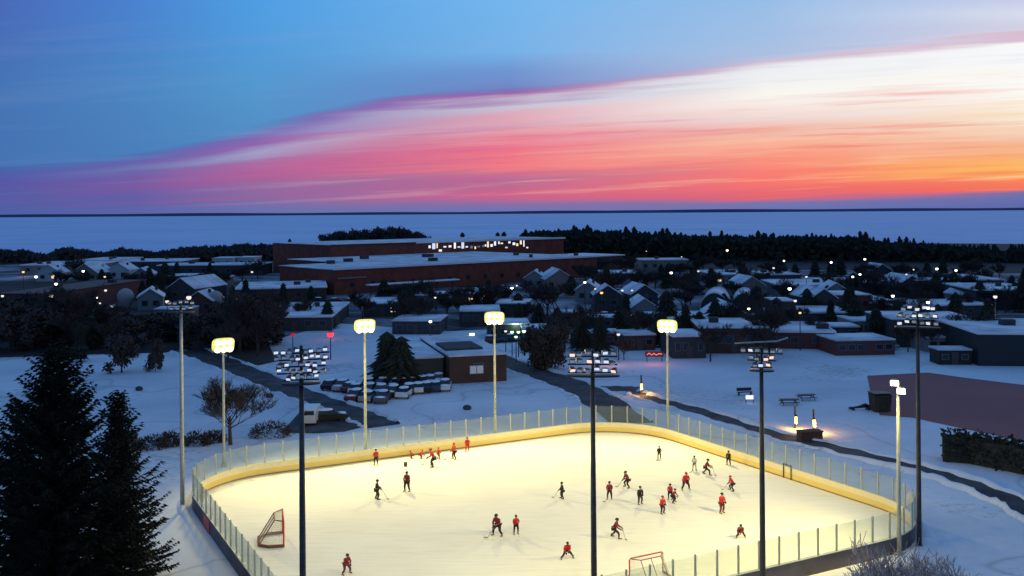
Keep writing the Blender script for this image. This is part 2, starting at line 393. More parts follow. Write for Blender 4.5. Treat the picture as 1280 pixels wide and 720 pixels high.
# red panel on the outside of the near left boards, and the gates
def on_left(b, off, z): return rp(-off, b, z) - inv
mb = MB(); c = [on_left(b, off, z) for z in (.05, 1.15) for b, off in ((13.2, .17), (15.6, .17), (15.6, .22), (13.2, .22))]
mb.add(c, [(0, 1, 2, 3), (4, 5, 6, 7), (0, 1, 5, 4), (1, 2, 6, 5), (2, 3, 7, 6), (3, 0, 4, 7)])
tag(mb.build('gate', M['red'], rink), 'red gate panel in the near left boards')
mb = MB()
for b in (26.2, 27.2): mb.tube([rp(LA - .05, b, .1) - inv, rp(LA - .05, b, 1.5) - inv], .05)
mb.tube([rp(LA - .05, 26.2, 1.45) - inv, rp(LA - .05, 27.2, 1.45) - inv], .04)
tag(mb.build('gate_frame', M['black'], rink), 'dark gate frame in the far right boards')

def snow_bank(pts, w, h, seed, lab):
    rr = random.Random(seed); P = []
    for i in range(len(pts) - 1):
        n = max(1, int((pts[i + 1] - pts[i]).length / .6))
        P += [pts[i].lerp(pts[i + 1], k / n) for k in range(n)]
    vs = []; hh = h
    for i, p in enumerate(P):
        d = (P[min(i + 1, len(P) - 1)] - P[max(i - 1, 0)]).normalized(); nn = Vector((d.y, -d.x, 0)); hh = max(.08, min(h * 1.5, hh + rr.uniform(-.09, .09))); ww = w * (.8 + .3 * math.sin(i * .21)) * rr.uniform(.85, 1.15)
        for a, z in ((-1, -.05), (-.6, .55), (-.1, 1), (.4, .7), (1, -.05)): vs.append(p + nn * (a * ww / 2) + Vector((0, 0, hh * z * rr.uniform(.75, 1.15) if z > 0 else z)))
    mb = MB(); mb.add(vs, [(i * 5 + k, i * 5 + 5 + k, i * 5 + 6 + k, i * 5 + 1 + k) for i in range(len(P) - 1) for k in range(4)])
    tag(mb.build('snow_bank', M['snow'], None, True), lab, None, None, 'stuff')
for i, (nm, pts) in enumerate(BANKS):
    if nm != 'side_path': snow_bank(pts, 1.3, .32, i, 'ploughed snow ridge along the ' + nm.replace('_', ' '))
rb = resample(ring(1.0), 120)
snow_bank([rp(a, b) for a, b in rb] + [rp(*rb[0])], 1.5, .35, 77, 'ploughed snow ridge round the outside of the rink boards')

# ------------------------------------------------------------------ floodlight poles
def aim(o, target):
    d = (Vector(target) - o.location); o.rotation_euler = d.to_track_quat('-Z', 'Y').to_euler()
def spot(loc, target, W, size=R(150), c=(1, .83, .29), blend=.8, rad=.5):
    l = bpy.data.lights.new('flood', 'SPOT'); l.energy = W; l.spot_size = size; l.spot_blend = blend; l.color = c; l.shadow_soft_size = rad
    o = bpy.data.objects.new('flood', l); col.objects.link(o); o.location = loc; aim(o, target); return o
CEN = rp(LA / 2, LB / 2)
def lampbox(mb, c, w, h, d, fwd, tilt):
    """a flood lamp: tapered box housing facing fwd, tilted down"""
    f = Vector((fwd.x * math.cos(tilt), fwd.y * math.cos(tilt), -math.sin(tilt))); r = Vector((fwd.y, -fwd.x, 0)).normalized(); u = r.cross(f)
    c = Vector(c); vs = []
    for s, dd in ((.55, -d), (1, 0)):
        for a, b in ((-1, -1), (1, -1), (1, 1), (-1, 1)): vs.append(c + r * (a * w / 2 * s) + u * (b * h / 2 * s) + f * dd)
    mb.add(vs, [(3, 2, 1, 0), (4, 5, 6, 7), (0, 1, 5, 4), (1, 2, 6, 5), (2, 3, 7, 6), (3, 0, 4, 7)])
    return c, r, u, f
def lensquad(mb, c, r, u, f, w, h):
    vs = []
    for dd in (.004, .03):
        for a, b in ((-1, -1), (1, -1), (1, 1), (-1, 1)): vs.append(c + r * (a * w / 2) + u * (b * h / 2) + f * dd)
    mb.add(vs, [(3, 2, 1, 0), (4, 5, 6, 7), (0, 1, 5, 4), (1, 2, 6, 5), (2, 3, 7, 6), (3, 0, 4, 7)])
def disc(mb, c, r, u, f, R0, d0, d1, n=14):
    vs = [c + (r * math.cos(2 * math.pi * k / n) + u * math.sin(2 * math.pi * k / n)) * R0 + f * d for d in (d0, d1) for k in range(n)]
    mb.add(vs, [tuple(range(n))[::-1], tuple(range(n, 2 * n))] + [(k, (k + 1) % n, n + (k + 1) % n, n + k) for k in range(n)])
def rink_pole(px, by, topy, label, W, lamps, lens='lens', wid=1.9):
    b = G(px, by); z = AT(px, topy, b.y).z
    t = empty('floodlight_pole', b, 0, label, 'floodlight pole', 'lit floodlight poles round the rink')
    mb = MB(); mb.tube([(0, 0, 0), (0, 0, z * .5), (0, 0, z - .3)], [.17, .14, .11], 12); mb.build('pole', M['paintpole'], t, True)
    mb = MB(); mb.lathe([(.3, 0), (.3, .25), (.2, .3), (.18, .5)], 12); mb.build('base', M['conc'], t)
    fwd = (CEN - b).normalized() * .45 + Vector((-b.x, -b.y, 0)).normalized(); fwd.z = 0; fwd.normalize(); r = Vector((fwd.y, -fwd.x, 0))
    if lamps:
        mb = MB(); mb.tube([r * (-wid / 2) + Vector((0, 0, z - .35)), r * (wid / 2) + Vector((0, 0, z - .35))], .06, 6)
        mb.tube([r * (-wid / 2) + Vector((0, 0, z + .35)), r * (wid / 2) + Vector((0, 0, z + .35))], .06, 6)
        mb.tube([(0, 0, z - .5), (0, 0, z + .4)], .08, 6)
        mb.build('crossarm', M['yhousing'], t)
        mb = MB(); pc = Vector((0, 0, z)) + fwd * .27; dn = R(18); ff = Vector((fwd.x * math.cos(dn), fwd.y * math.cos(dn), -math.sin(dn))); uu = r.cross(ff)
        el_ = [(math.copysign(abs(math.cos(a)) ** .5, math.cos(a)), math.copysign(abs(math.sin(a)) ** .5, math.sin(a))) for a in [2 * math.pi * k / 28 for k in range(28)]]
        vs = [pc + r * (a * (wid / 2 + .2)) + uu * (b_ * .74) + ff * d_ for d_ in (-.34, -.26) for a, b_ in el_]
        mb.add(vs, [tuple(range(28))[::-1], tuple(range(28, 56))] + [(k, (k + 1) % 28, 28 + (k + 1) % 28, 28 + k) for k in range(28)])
        mb.build('glow_panel', M['lensglow'], t)  # added panel, glows yellow behind the lenses to give the head its halo
        for row in (0, 1):
            for k in range(3):
                c = r * ((k - 1) * wid / 3) + Vector((0, 0, z - .35 + row * .7)) + fwd * .25
                m1 = MB(); cc = lampbox(m1, c, wid / 3 - .06, .62, .35, fwd, R(18)); h = m1.build('floodlight', M['yhousing'], t)
                m2 = MB(); disc(m2, *cc, .325, .03, .07); m2.build('lens', M[lens], h)
                m2 = MB(); disc(m2, *cc, .345, .004, .03); m2.build('glow_bezel', M['lensglow'], h)
    else:
        mb = MB(); mb.tube([(0, 0, z - .5), (0, 0, z + .6)], .06, 6); mb.build('bracket', M['galv'], t)
        for sgn, zz in ((-1, z + .55), (1, z)):
            f2 = (fwd + Vector((.0, -.9, 0))).normalized()
            c = r * (-.25 * sgn) + Vector((0, 0, zz)) + f2 * .2
            m1 = MB(); cc = lampbox(m1, c, .62, .5, .4, f2, R(25)); h = m1.build('floodlight', M['yhousing'], t)
            m2 = MB(); lensquad(m2, *cc, .56, .44); m2.build('lens', M[lens], h)
    p = b + Vector((0, 0, z)) + fwd * .9
    spot(p, CEN + (b - CEN) * .12, W)
LAMPS = [(280, 583, 432, 'lit floodlight pole with glowing yellow head at the left corner of the rink', 12220, 1),
         (457, 565, 408, 'lit floodlight pole behind the far boards, left of the white-car lot', 14100, 1),
         (619, 546, 398, 'lit floodlight pole behind the far boards, in front of the small brick building', 14100, 1),
         (835, 546, 408, 'lit floodlight pole with paler head behind the far right corner of the boards', 14100, 1),
         (1124, 696, 488, 'floodlight pole with two small white lamps at the right corner of the rink', 14100, 0)]
for px, by, ty, lab, W, L in LAMPS: rink_pole(px, by, ty, lab, W, L, 'lens' if L else 'lensw')

def field_pole(px, by, Y, heady, label, rows, lensf, polem='darkpole', rad=.17, W=0, spacing=.52, rowh=.5, upper=False, side=False):
    b = G(px, by) if by else Vector((uv(px, 360)[0] * Y, Y, 0))
    z = AT(px, heady, b.y).z
    t = empty('field_light_tower', b, 0, label, 'light tower', 'tall light towers with lamp clusters')
    mb = MB(); mb.tube([(0, 0, 0), (0, 0, z * .5), (0, 0, z - .2)], [rad * 1.15, rad, rad * .75], 14); mb.build('pole', M[polem], t, True)
    mb = MB(); mb.lathe([(.42, 0), (.42, .12), (.3, .16), (.28, .3)], 14); mb.build('base', M['conc'], t)
    hgt = rowh * (len(rows) - 1)
    fwd = Vector((-b.x, -b.y, 0)).normalized() if not side else Vector((0, -1, 0))
    r = Vector((fwd.y, -fwd.x, 0)) * -1
    mb = MB()
    mb.tube([(0, 0, z - .6), (0, 0, z + hgt + .25)], .09, 8)
    for i, nn in enumerate(rows):
        w = spacing * nn / 2; zz = z + hgt - i * rowh - .18
        mb.tube([r * -w + Vector((0, 0, zz)) - fwd * .1, r * w + Vector((0, 0, zz)) - fwd * .1], .05, 6)
    mb.build('lamp_rack', M['black'], t)
    mb = MB(); w = spacing * (rows[-1] + .6) / 2
    mb.add([r * (w * math.cos(a)) + fwd * (.45 * math.sin(a)) + Vector((0, 0, z - .42 + q)) for q in (0, .1) for a in [2 * math.pi * k / 16 for k in range(16)]],
           [tuple(range(16))[::-1], tuple(range(16, 32))] + [(k, (k + 1) % 16, 16 + (k + 1) % 16, 16 + k) for k in range(16)])
    mb.build('service_platform', M['black'], t)
    q = 0
    for i, nn in enumerate(rows):
        for k in range(nn):
            jx, jz = rnd.uniform(-.07, .07), rnd.uniform(-.09, .09)
            c = r * ((k - (nn - 1) / 2) * spacing + jx) + Vector((0, 0, z + hgt - i * rowh + jz)) + fwd * (.2 + .2 * abs(k - nn / 2) / nn)
            m1 = MB(); fw = (fwd + r * rnd.uniform(-.6, .6)).normalized()
            cc = lampbox(m1, c, spacing * .74, rowh * .5, .3, fw, R(rnd.uniform(10, 35))); h = m1.build('floodlight', M['housing'], t)
            m2 = MB(); lensquad(m2, *cc, spacing * .6, rowh * .36); m2.build('lens', M[lensf(i, k, q)], h); q += 1
    if upper:
        mb = MB(); s0 = z + hgt + .55
        mb.tube([r * -1.7 + Vector((0, 0, s0 - .1)), r * 1.0 + Vector((0, 0, s0 + .1)), r * 1.7 + Vector((0, 0, s0 + .35))], .055, 6); mb.build('top_bar', M['galv'], t)
    if W:
        spot(b + Vector((0, 0, z + .5)) + (CEN - b).normalized() * (1.2 if W != 1500 else 4), (b + (CEN - b).normalized() * 9) if W == 1500 else CEN - (CEN - b) * .25, W, R(150), rad=1.2)  # the grey tower's lamps are off; its spot is added for warm spill on snow
    return t
field_pole(376, None, 54, 471, 'tall dark light tower in front of the left ice with five rows of pale lamps', (8, 8, 7, 7, 5), lambda i, k, q: 'lensgrey' if rnd.random() < .3 else 'lensdim', W=5600, spacing=.38, rowh=.37)
field_pole(740, None, 59, 462, 'tall dark light tower before the middle of the ice with reddish lamps', (6, 6, 6), lambda i, k, q: ('lensdim' if k in (3, 4) else 'lenswarm' if rnd.random() < .25 else 'lensgrey'), W=5600, spacing=.5, rowh=.48)
field_pole(951, None, 64, 456, 'tall dark light tower before the right ice with orange tinted lamps and a top bar', (6, 4, 3), lambda i, k, q: ('lenswarm' if k > 1 and i else 'lensdim' if rnd.random() < .4 else 'lensgrey'), W=5600, spacing=.46, rowh=.46, upper=True)
field_pole(1149, 686, None, 403, 'tall dark light tower standing on snow outside the right corner of the rink', (5, 6, 6), lambda i, k, q: 'lensdim' if rnd.random() < .45 else 'lensgrey', spacing=.5, rowh=.55)
field_pole(228, 637, None, 385, 'tall grey light tower outside the left corner of the rink beside the spruces', (5, 4), lambda i, k, q: 'lensgrey', polem='galv', spacing=.5, rowh=.45, W=1500)

# ------------------------------------------------------------------ hockey goals
def goal(c, face, label):
    t = empty('hockey_goal', c, face, label, 'hockey goal', 'two hockey goals on the ice')
    W2, Hh, D = 1.45, 1.5, 1.5
    mb = MB(); mb.tube([(-W2, 0, .02), (-W2, 0, Hh - .1), (-W2 + .1, 0, Hh), (W2 - .1, 0, Hh), (W2, 0, Hh - .1), (W2, 0, .02)], .055, 10); mb.build('goal_frame', M['red'], t, True)
    base = [(-W2, 0), (-W2 * .95, -D * .6), (-W2 * .6, -D), (W2 * .6, -D), (W2 * .95, -D * .6), (W2, 0)]
    mb = MB(); mb.tube([(x, y, .09) for x, y in base], .09, 8)
    mb.tube([(-W2 + .1, -.05, Hh - .02), (-W2 * .6, -.55, Hh - .05), (W2 * .6, -.55, Hh - .05), (W2 - .1, -.05, Hh - .02)], .035, 6)
    for s in (-1, 1): mb.tube([(s * W2 * .6, -.55, Hh - .05), (s * W2 * .62, -D, .07)], .035, 6)
    mb.tube([(0, -.55, Hh - .05), (0, -D, .07)], .03, 6)
    mb.build('base_frame', M['netpad'], t)
    mb = MB(); top = [(-W2 + .1, -.05), (-W2 * .85, -.3), (-W2 * .6, -.55), (W2 * .6, -.55), (W2 * .85, -.3), (W2 - .1, -.05)]
    tp = []; bp = []
    def interp(P, s):
        s *= len(P) - 1; i = min(int(s), len(P) - 2); t_ = s - i
        return Vector(((P[i][0] + (P[i + 1][0] - P[i][0]) * t_), (P[i][1] + (P[i + 1][1] - P[i][1]) * t_)))
    n = 30
    for k in range(n + 1):
        a, b = interp(top, k / n), interp(base, k / n)
        mb.tube([(a.x, a.y, Hh - .04), (b.x, b.y, .08)], .008, 3, False)
    for j in range(1, 12):
        s = j / 12; mb.tube([(*(interp(top, k / n) * (1 - s) + interp(base, k / n) * s), (Hh - .04) * (1 - s) + .08 * s) for k in range(n + 1)], .008, 3, False)
    for k in range(1, 16):
        x = -W2 + 2 * W2 * k / 16; mb.tube([(x, 0, Hh), (x * .75, -.55, Hh - .05)], .008, 3, False)
    mb.build('net', M['net'], t)
    return t
def face_dir(v): return math.atan2(v.y, v.x) - math.pi / 2
c = G(354, 677); c.z = .10
gg = goal(c, face_dir(Vector((.95, .25, 0))), 'red framed hockey goal on the ice near the left boards'); gg.scale = (1.15, 1.25, 1.35)
c = G(808, 722); c.z = .10
goal(c, face_dir(Vector((-A.y, A.x, 0))), 'red framed hockey goal at the bottom edge, its back to the near boards')

# ------------------------------------------------------------------ skaters
def skin_mesh(name, joints, edges, sub=1, m=None):
    me = bpy.data.meshes.new(name + '_skel'); names = list(joints)
    me.from_pydata([joints[k][0] for k in names], [(names.index(a), names.index(b)) for a, b in edges], [])
    o = bpy.data.objects.new('tmp', me); col.objects.link(o)
    o.modifiers.new('s', 'SKIN')
    for i, k in enumerate(names):
        v = me.skin_vertices[0].data[i]; r = joints[k][1]; v.radius = r if isinstance(r, tuple) else (r, r); v.use_root = (i == 0)
    if sub:
        s = o.modifiers.new('b', 'SUBSURF'); s.levels = sub; s.render_levels = sub
    dg = bpy.context.evaluated_depsgraph_get(); dg.update()
    r = bpy.data.meshes.new_from_object(o.evaluated_get(dg)); r.name = name
    bpy.data.objects.remove(o); bpy.data.meshes.remove(me)
    r.polygons.foreach_set('use_smooth', [True] * len(r.polygons))
    r.materials.clear(); r.materials.append(m); return r
def pose(lean, bend, spread, stride, reach):
    """joint positions; faces +Y. lean forward in rad, bend = knee bend, stride = legs apart fore-aft"""
    hipz = .93 - bend * .28
    J = {}
    pel = Vector((0, -.12 * lean - .1 * bend, hipz)); J['pelvis'] = (pel, (.15, .12))
    f = Vector((0, math.sin(lean), math.cos(lean)))
    J['waist'] = (pel + f * .16, (.135, .11)); J['chest'] = (pel + f * .38, (.175, .125)); ne = pel + f * .53
    J['neck'] = (ne, .06); hd = ne + Vector((0, math.sin(lean * .5), math.cos(lean * .5))) * .13
    J['headlow'] = (hd, .085); J['head'] = (hd + Vector((0, 0, .09)), .095)
    for s, n_ in ((-1, 'L'), (1, 'R')):
        sh = pel + f * .46 + Vector((s * .19, 0, 0)); J['sh' + n_] = (sh, .075)
        st = stride * s
        hand = sh + Vector((-s * .1 + (.12 if reach else 0), .28 + .1 * reach, -.36 - .1 * (s > 0)))
        el = (sh + hand) / 2 + Vector((s * .12, -.1, -.06)); J['el' + n_] = (el, .052); J['ha' + n_] = (hand, .038)
        J['palm' + n_] = (hand + Vector((-s * .01, .045, -.03)), .035)
        hip = pel + Vector((s * .10, 0, -.05)); foot = Vector((s * (.10 + spread), st * .3, .10))
        kn = (hip + foot) / 2 + Vector((s * .03, .1 + .22 * bend, .02)); J['hip' + n_] = (hip, .10); J['kn' + n_] = (kn, .068); J['an' + n_] = (foot, .045)
        J['toe' + n_] = (foot + Vector((s * .02, .17, -.06)), .036); J['heel' + n_] = (foot + Vector((0, -.05, -.05)), .038)
    return J
E_T = [('pelvis', 'waist'), ('waist', 'chest')]; E_H = [('chest', 'neck'), ('neck', 'headlow'), ('headlow', 'head')]
E_A = [(a + s, b + s) if a != 'chest' else (a, b + s) for s in 'LR' for a, b in (('chest', 'sh'), ('sh', 'el'), ('el', 'ha'), ('ha', 'palm'))]
E_L = [(a + s, b + s) if a != 'pelvis' else (a, b + s) for s in 'LR' for a, b in (('pelvis', 'hip'), ('hip', 'kn'), ('kn', 'an'), ('an', 'toe'), ('an', 'heel'))]
def infl(J, names, k, extra=0):
    return {n: (J[n][0], tuple(r * k + extra for r in (J[n][1] if isinstance(J[n][1], tuple) else (J[n][1],) * 2))) for n in names}
POSES = {}
def make_pose(key, *a):
    J = pose(*a); P = {'J': J}
    P['body'] = skin_mesh('person', J, E_T + E_H + E_A + E_L, 1, M['skin'])
    nm = ['pelvis', 'waist', 'chest', 'neck'] + [x + s for s in 'LR' for x in ('sh', 'el', 'ha')]
    P['jersey'] = skin_mesh('jersey', infl(J, nm, 1.18, .012), E_T + [('chest', 'neck')] + [e for e in E_A if 'palm' not in e[1]], 1, M['jred'])
    nm = ['pelvis'] + [x + s for s in 'LR' for x in ('hip', 'kn', 'an')]
    P['trousers'] = skin_mesh('trousers', infl(J, nm, 1.2, .012), [e for e in E_L if e[1][:2] in ('hi', 'kn', 'an')], 1, M['pants'])
    mb = MB(); h = J['head'][0]; mb.sphere((h.x, h.y - .012, h.z + .03), (.125, .15, .12), 14, 8); mb.tube([(h.x - .1, h.y + .11, h.z - .04), (h.x, h.y + .15, h.z - .07), (h.x + .1, h.y + .11, h.z - .04)], .012, 5)
    P['helmet'] = mb.mesh('helmet', M['helm'], True)
    P['skates'] = []
    for s in 'LR':
        mb = MB(); an, to, he = J['an' + s][0], J['toe' + s][0], J['heel' + s][0]
        mb.tube([an + Vector((0, 0, .12)), an, he, ], [.06, .06, .05], 8); mb.tube([he, to, to + Vector((0, .05, 0))], [.05, .045, .03], 8)
        mb.box(((he + to) / 2 + Vector((0, .02, -.045))), (.012, .3, .035))
        P['skates'].append(mb.mesh('skate', M['black'], True))
    gl = []
    for s in 'LR':
        JJ = {'p': (J['palm' + s][0], (.05, .04)), 'w': (J['ha' + s][0], .05)}; E = [('w', 'p')]
        sg = -1 if s == 'L' else 1
        for i, ln in enumerate((.055, .065, .062, .05)):
            q = J['palm' + s][0] + Vector(((i - 1.5) * .024, .035, -.01)); k2 = q + Vector((0, ln * .6, -ln * .6)); 
            JJ['f%d' % i] = (q, .013); JJ['g%d' % i] = (k2, .012); JJ['h%d' % i] = (k2 + Vector((0, -ln * .3, -ln * .5)), .010)
            E += [('p', 'f%d' % i), ('f%d' % i, 'g%d' % i), ('g%d' % i, 'h%d' % i)]
        q = J['palm' + s][0] + Vector((-sg * .045, .0, -.01)); JJ['t'] = (q, .014); JJ['t2'] = (q + Vector((-sg * .01, .04, -.03)), .012); E += [('p', 't'), ('t', 't2')]
        gl.append(skin_mesh('glove', JJ, E, 0, M['pants']))
    P['gloves'] = gl
    # the stick: shaft through both gloves, blade on the ice ahead
    a = J['palmL'][0] + Vector((0, .03, -.01)); b = J['palmR'][0] + Vector((0, .03, -.01)); d = Vector((.35, .75, 0))
    tip = Vector((.30, .80, .04)) if not a[2] < 0 else Vector((.3, .8, .04))
    mb = MB(); mb.tube([a + (a - tip).normalized() * .2, a, (a + tip) / 2, tip], .017, 6); mb.box(tip + Vector((.11, .06, .01)), (.28, .025, .07), .5)
    P['stick'] = mb.mesh('hockey_stick', M['stick'])
    POSES[key] = P
make_pose('stand', .15, .12, .08, .15, 0)
make_pose('stride', .45, .45, .18, 1.0, 1)
make_pose('crouch', .85, .9, .28, .3, 1)
make_pose('ready', .5, .5, .22, .1, 0)
make_pose('wide', .6, .6, .42, .2, 1)
def skater(px, by, hp, pz, jm, pm, face, text, stick=True, helm='helm'):
    P = POSES[pz]; g = G(px, by, .10); Y = g.y
    std = max(v.co.z for v in P['helmet'].vertices)
    hm = min(1.9, max(.95 if pz != 'crouch' else .8, hp * Y / F)); sc = hm / std
    t = link('person', P['body'], None, (g.x, g.y, .10), R(face)); t.scale = (sc * 1.08, sc * 1.08, sc)
    tag(t, text, 'person', 'hockey skaters on the lit ice')
    for k, m in (('jersey', jm), ('trousers', pm), ('helmet', helm)):
        o = link(k, P[k], t); o.material_slots[0].link = 'OBJECT'; o.material_slots[0].material = M[m]
    for gme in P['gloves']: link('glove', gme, t)
    for gme in P['skates']: link('skate', gme, t)
    if stick:
        s = link('hockey_stick', P['stick'], None, (g.x, g.y, .10), R(face)); s.scale = t.scale
        tag(s, 'hockey stick of the ' + text.replace('skater ', '', 1) if False else 'stick held by ' + text, 'hockey stick', 'hockey sticks in skaters\' hands')
SK = [
 (470, 581, 20, 'stand', 'jred', 'pants', 20, 'skater in red at the far boards, leftmost of the far group', 0),
 (471, 624, 25, 'stand', 'jblack', 'pants', -70, 'dark skater alone on the left ice, level with the far tower pole', 1),
 (509, 614, 26, 'stand', 'jdark', 'pants', 160, 'maroon skater standing just right of the dark one on the left ice', 0),
 (515, 573, 10, 'crouch', 'jred', 'pantsred', 90, 'red skater crouched low against the far boards, left of a pair', 0),
 (526, 573, 11, 'crouch', 'jred', 'pantsred', -90, 'red skater crouched low against the far boards, right of a pair', 0),
 (541, 583, 25, 'ready', 'jred', 'pants', 90, 'tallest red skater in the far left huddle with black trousers', 1),
 (548, 574, 15, 'stand', 'jred', 'pantsred', -60, 'red skater half hidden behind the tallest one of the huddle', 0),
 (568, 574, 21, 'stand', 'jred', 'pants', 120, 'red skater just right of the far left huddle', 1),
 (584, 564, 18, 'stand', 'jred', 'jred', 200, 'skater all in red beside the far boards, rightmost of the far group', 0),
 (622, 669, 28, 'ready', 'jdark', 'pants', 150, 'left one of two skaters side by side in mid ice', 1),
 (645, 667, 24, 'stand', 'jred', 'pants', 190, 'right one of two skaters side by side in mid ice', 0),
 (433, 717, 26, 'ready', 'jdark', 'pantsred', -140, 'maroon skater at the bottom left beside the dark tower pole', 0),
 (703, 623, 21, 'stand', 'jblack', 'pants', 100, 'black clad skater left of the middle tower pole', 1),
 (762, 624, 23, 'stand', 'jdark', 'pants', 170, 'maroon skater just right of the middle tower pole', 1),
 (784, 609, 21, 'ready', 'jdark', 'pants', 110, 'maroon skater with stick, farther back between two darker ones', 1),
 (800, 630, 23, 'stand', 'jblack', 'pants', 200, 'black clad skater third right of the middle tower pole', 0),
 (824, 573, 16, 'stand', 'jblack', 'pants', 180, 'small dark skater alone near the far right curve', 1),
 (828, 642, 23, 'stand', 'jred', 'pants', 210, 'red skater in front of the overlapping pair', 0),
 (838, 624, 20, 'stand', 'jred', 'pants', 150, 'rear one of the overlapping pair right of centre', 0),
 (842, 628, 18, 'ready', 'jdark', 'pants', -120, 'front one of the overlapping pair right of centre', 0),
 (857, 612, 23, 'ready', 'jred', 'pants', -170, 'bright red skater above the overlapping pair', 0),
 (868, 588, 19, 'stand', 'jwhite', 'pantswhite', 170, 'pale skater in white near the far right boards', 1),
 (883, 593, 20, 'stride', 'jdark', 'pants', -100, 'maroon skater striding right of the pale one', 1),
 (911, 581, 18, 'stand', 'jblack', 'pants', 140, 'dark figure standing against the far right boards', 0),
 (915, 613, 19, 'ready', 'jred', 'pants', 100, 'red skater bending by the right boards', 1),
 (902, 641, 26, 'stand', 'jred', 'pantsred', -150, 'large bright red skater left of the right tower pole', 0),
 (926, 672, 18, 'crouch', 'jdark', 'pants', 170, 'crouching maroon skater beside the right tower pole', 0),
 (769, 672, 25, 'stride', 'jdark', 'pants', -100, 'maroon skater above the near goal with stick out', 1),
 (709, 698, 22, 'wide', 'jred', 'pants', 190, 'red skater with legs wide apart at the bottom centre', 0)]
for px, by, hp, pz, jm, pm, fa, tx, st in SK:
    skater(px, by, hp, pz, jm, pm, fa, tx, bool(st), 'helmred' if jm == 'jred' and hp % 2 else 'helm')
g = G(507, 583, .10); mb = MB(); mb.lathe([(.16, 0), (.2, .4), (.21, .42)], 12); b = mb.build('bucket', M['black']); b.location = g
tag(b, 'small dark bucket on the ice behind the maroon skater', 'bucket')

# ------------------------------------------------------------------ vegetation
def quad(mb, p, d, side, l, w):
    mb.add([p - side * w * .5, p + d * l * .5 - side * w, p + d * l, p + d * l * .5 + side * w, p + side * w * .5], [(0, 1, 2, 3, 4)])
def spruce(name, loc, Hh, wid, label, seed, low=.04, dens=1.0, ex=.6):
    r = random.Random(seed)
    t = empty(name, loc, 0, label, 'spruce tree')
    mb = MB(); mb.tube([(0, 0, 0), (.06, 0, Hh * .4), (-.03, .04, Hh * .8), (0, 0, Hh)], [.24, .17, .07, .02], 8); mb.build('trunk', M['bark'], t, True)
    mb = MB(); z = Hh * low
    while z < Hh - .15:
        fr = 1 - z / Hh
        L0 = wid * (fr ** ex) * r.uniform(.7, 1.15) + .1
        nb = int((5 + 5 * fr) * dens) + 1; a0 = r.uniform(0, 6.28)
        for k in range(nb):
            a = a0 + 2 * math.pi * k / nb + r.uniform(-.35, .35); L = L0 * r.uniform(.5, 1.3)
            if r.random() < .10: continue
            dr = Vector((math.cos(a), math.sin(a), 0)); droop = r.uniform(.18, .42) * fr + .02; up = .45 * (1 - fr)
            pts = []; n = 6
            for i in range(n + 1):
                s = i / n; pts.append(dr * (L * s) + Vector((0, 0, z + L * (up * s - droop * s * 1.2 + .28 * s * s * s))))
            mb.tube(pts, [.03 * (1 - i / n) + .007 for i in range(n + 1)], 3, False)
            m = max(4, int(L / .17)); sd = dr.cross(Vector((0, 0, 1)))
            for i in range(m):
                s = (i + .6) / m; f = s * n; j = min(int(f), n - 1); p = pts[j].lerp(pts[j + 1], f - j)
                tl = (.16 + .42 * min(1, L / 2) * (1 - abs(s - .45))) * r.uniform(.6, 1.25)
                for sg in (-1, 1, 0):
                    d = (dr * r.uniform(.35, .8) + sd * sg * r.uniform(.5, 1) + Vector((0, 0, r.uniform(-.5, .12)))).normalized()
                    for q in range(2):
                        sv = d.cross(Vector((r.uniform(-.4, .4), r.uniform(-.4, .4), 1 if q else .1))).normalized()
                        quad(mb, p, d, sv, tl * (1.1 if q else .8), .055 * r.uniform(.7, 1.4))
        z += (.20 + .20 * fr) * r.uniform(.8, 1.25)
    mb.build('crown', M['needle'], t)
    return t
spruce('spruce_tree', (-27.6, 59, 0), 18.0, 4.3, 'tall broad dark spruce, the biggest tree at the left edge', 3, dens=1.9, ex=.5)
spruce('spruce_tree', (-27.9, 69, 0), 13.6, 3.4, 'slimmer dark spruce right of the biggest one, snow showing between its branches', 5, dens=1.15)
spruce('spruce_tree', (-33.6, 66, 0), 13.5, 3.8, 'lower dark spruce cut by the left edge of the photo', 9)
spruce('spruce_tree', (-25.6, 63, 0), 13.2, 2.9, 'small spruce filling the gap between the two taller ones', 13)

def branch(mb, p, d, L, r0, depth, rr, tw, lift=.12):
    n = 3; pts = [p]; q = Vector(p); dd = Vector(d)
    for i in range(n):
        dd = (dd + Vector((rr.uniform(-.22, .22), rr.uniform(-.22, .22), rr.uniform(-.05, lift * 2)))).normalized()
        q = q + dd * L / n; pts.append(q.copy())
    mb.tube(pts, [max(tw, r0 * (1 - .28 * i)) for i in range(n + 1)], 3 if depth < 3 else 5, False)
    if depth == 0: return
    for k in range(rr.choice((3, 4, 4, 5))):
        s = rr.uniform(.3, 1); f = s * n; j = min(int(f), n - 1); o = pts[j].lerp(pts[j + 1], f - j)
        az = rr.uniform(0, 6.28); nd = (dd + Vector((math.cos(az), math.sin(az), rr.uniform(-.2, .6))) * rr.uniform(.5, .95)).normalized()
        branch(mb, o, nd, L * rr.uniform(.52, .78), r0 * .5, depth - 1, rr, tw, lift)
def bare_mesh(seed, Hh, depth=4, tw=.02):
    rr = random.Random(seed); t = MB(); t.tube([(0, 0, 0), (.05, .02, Hh * .2), (0, .05, Hh * .38)], [Hh * .022, Hh * .017, Hh * .013], 7)
    c = MB()
    for k in range(7):
        az = 2 * math.pi * k / 7 + rr.uniform(-.3, .3); zz = Hh * rr.uniform(.18, .36)
        branch(c, Vector((0, 0, zz)), Vector((math.cos(az), math.sin(az), rr.uniform(.5, 1.5))).normalized(), Hh * rr.uniform(.26, .36), Hh * .009, depth, rr, tw)
    return t.mesh('trunk', M['bark']), c.mesh('crown', M['twig'])
BARE = [bare_mesh(s, 9, 4, .035) for s in (1, 2, 3, 4)]
